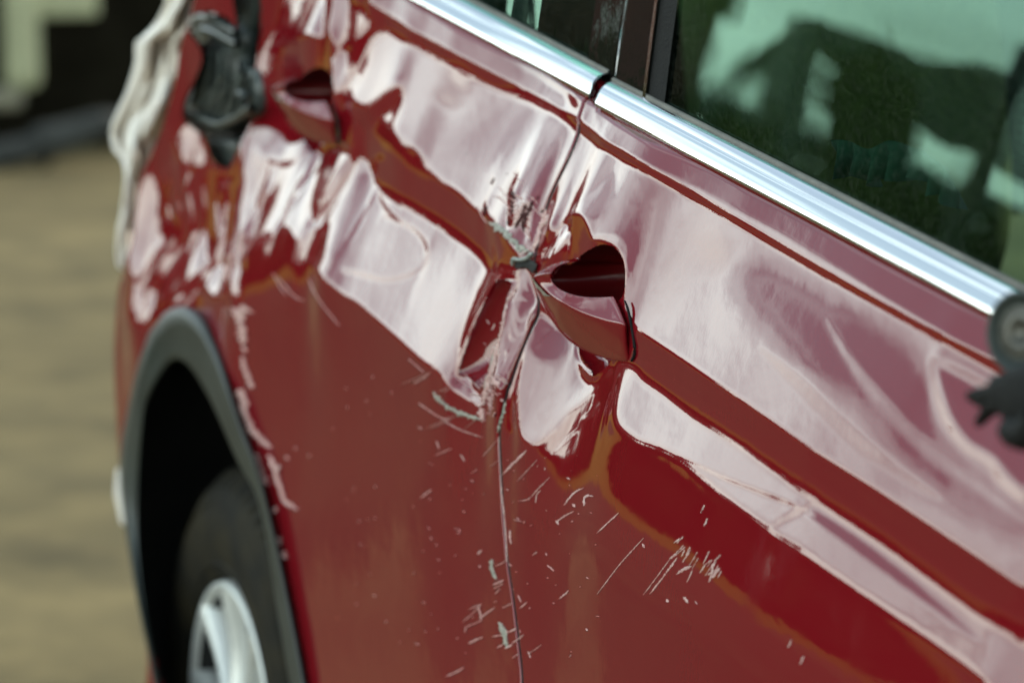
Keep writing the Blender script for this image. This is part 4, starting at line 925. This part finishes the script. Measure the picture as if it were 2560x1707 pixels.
def leaves(C,Rad,n,size,rng):
    # leaf sprays gathered in clumps through the crown
    k=max(6,int(n/90)); d=rng.normal(size=(k,3)); d/=np.linalg.norm(d,axis=1)[:,None]; cl=C+d*Rad*(rng.uniform(.25,1,(k,1))**.6)
    idx=rng.integers(0,k,n); P=cl[idx]+rng.normal(size=(n,3))*np.array(Rad)*.20
    a=rng.normal(size=(n,3)); a/=np.linalg.norm(a,axis=1)[:,None]; b=np.cross(a,rng.normal(size=(n,3))); b/=np.linalg.norm(b,axis=1)[:,None]
    s=size*rng.uniform(.6,1.3,(n,1)); V=np.stack([P-a*s,P+b*s*.5,P+a*s,P-b*s*.5],1).reshape(-1,3); return V,np.arange(4*n).reshape(-1,4)
def tree(base,h,rad,label,seed,n=2600):
    rng=np.random.default_rng(seed); t=thing('tree',label,'tree',tuple(base),'trees across the yard')
    P=np.array([[0,0,-.1],[.05*h*.3,0,h*.25],[0,.04*h,h*.5],[.02*h,0,h*.8]]); o=tube('trunk',P,[h*.035,h*.028,h*.02,h*.008],t,BARK,8,3); 
    V,F=leaves(np.array([0,0,h*.62]),np.array([rad,rad,h*.36]),n,h*.030,rng); raw('crown',V,F,t,LEAFM,False)
def env():
    D=42.
    for (px,py,w,lab,sd) in ((2180,95,72,'round dark tree in front of the bridge pylon',1),(2265,200,44,'smaller tree to the right of the round dark tree',2)):
        top=far(px,py,D); b=(top[0],top[1],GROUND); h=top[2]-GROUND; e=far(px+w,py+60,D); rad=float(np.hypot(*(e-top)[:2]))
        tree(b,h*1.02,rad,lab,sd)
    # brick house mirrored at the left of the glass
    a=far(1520,40,36); b=far(1775,120,36); a=a+(a-b)/np.linalg.norm((a-b)[:2])*14; hgt=5.2; print('house',hgt)
    hs_=thing('brick_house','dark brick house with pale windows across the yard','house',((a[0]+b[0])/2,(a[1]+b[1])/2,GROUND))
    d=np.array([b[0]-a[0],b[1]-a[1]]); L=np.hypot(*d); d/=L; nrm=np.array([-d[1],d[0]]); 
    if nrm@np.array([-a[0],-a[1]])<0: nrm=-nrm
    M=Matrix(((d[0],nrm[0],0),(d[1],nrm[1],0),(0,0,1)))
    brick=mat('dark_brick',(.13,.055,.035),.9,var=.4,vscale=3); tile=mat('roof_tiles',(.10,.045,.03),.85,var=.4,vscale=5); pane=mat('pale_pane',(.45,.5,.45),.2)
    def hb(name,lo,hi,m,par=hs_,bev=.02):
        o=box(name,lo,hi,None,m,bev,None); o.data.transform(M.to_4x4()); o.parent=par; return o
    hw=hgt-GROUND-1.1
    w=hb('wall',(-L/2,-6,0),(L/2,0,hw),brick)
    bm=bmesh.new(); vs=[bm.verts.new(v) for v in ((-L/2-.3,.3,hw),(L/2+.3,.3,hw),(L/2+.3,-6.3,hw),(-L/2-.3,-6.3,hw),(-L/2-.3,-3,hw+1.6),(L/2+.3,-3,hw+1.1))]
    for f in ((0,1,5,4),(2,3,4,5),(1,2,5),(3,0,4),(0,3,2,1)): bm.faces.new([vs[i] for i in f])
    o=bm_obj('roof',bm,None,tile); o.data.transform(M.to_4x4()); o.parent=hs_
    for k in range(3):
        x=-L/2+L*(k+.7)/3.6; wd=hb('window',(x-.55,.0,hw*.42),(x+.55,.05,hw*.42+1.2),pane)
    # cable stayed bridge: leaning pylon, fan of cables, low deck
    DB=230.
    top=far(2030,50,DB); foot=far(1905,420,DB); grn=mat('pylon_steel',(.07,.085,.075),.5,var=.15,vscale=.2)
    br=thing('cable_bridge','grey cable stayed bridge with a leaning pylon beyond the trees','bridge',(foot[0],foot[1],GROUND))
    def bt(name,P,r,n=8):
        o=tube(name,np.array(P)-np.array(br.location),r,br,grn,n,2); return o
    ft=np.array([foot[0],foot[1],GROUND]); bt('pylon',[ft,ft*.5+top*.5,top],[3.4,2.8,2.0])
    dk0=far(2620,520,DB); dk0[2]=8.0; dk1=far(1700,420,DB); dk1[2]=8.0
    for k in range(11):
        t=k/10; e=dk0*(1-t)+(ft*.35+dk0*.65)*t; e=far(2600,210+t*270,DB); s=top*(1-.12*t)+ft*.12*t; o=bt('stay_cable',[s,s*.5+e*.5+np.array([0,0,-1.0]),e],[.45,.45,.45],5)
    for k in range(5):
        t=k/4; e=dk1*(1-t*.5)+ft*.5*t; e[2]=8; bt('stay_cable',[top*(1-.1*t)+ft*.1*t,(top+e)*.5,e],[.25,.25,.25],5)
    bt('deck',[dk0,(dk0+dk1)/2,dk1],[1.4,1.4,1.4])
    # leaning lamp post mirrored at the right of the glass
    a=far(2330,560,18); b=far(2560,120,18); base=np.array([a[0],a[1],GROUND])
    lp=thing('utility_pole','slim dark utility pole standing in the yard','pole',tuple(base))
    o=tube('pole_shaft',np.array([[0,0,0],(b-base)*.5,b-base]),[.13,.12,.10],lp,mat('pole_timber',(.05,.05,.045),.8,var=.3,vscale=4),8,3)
    box('crossarm',tuple(b-base+[-.7,-.05,-.35]),tuple(b-base+[.7,.05,-.23]),lp,BLACKP,.02)
    # low hedge along the far edge of the yard, the dark line every panel mirrors
    rng=np.random.default_rng(5); V=[];F=[];o=0
    for az in np.r_[np.linspace(-6,62,120),np.linspace(-5.7,62,90)]:
        Dh=(34 if o<160000 else 37)+rng.normal(0,.8); h=rng.uniform(2.2,2.7)*(1.0 if rng.random()>.1 else 1.15); c=np.array([CAM[0]*0-math.cos(R(az))*Dh,-math.sin(R(az))*Dh,GROUND+h*.45])
        v,f=leaves(c,np.array([.75,.75,h*.44]),330,.17,rng); V.append(v);F.append(f+o);o+=len(v)
    hd=raw('hedge',np.concatenate(V),np.concatenate(F),None,LEAFM,False); hd['kind']='stuff'; tag(hd,'low dark hedge along the far edge of the yard','hedge')
env()
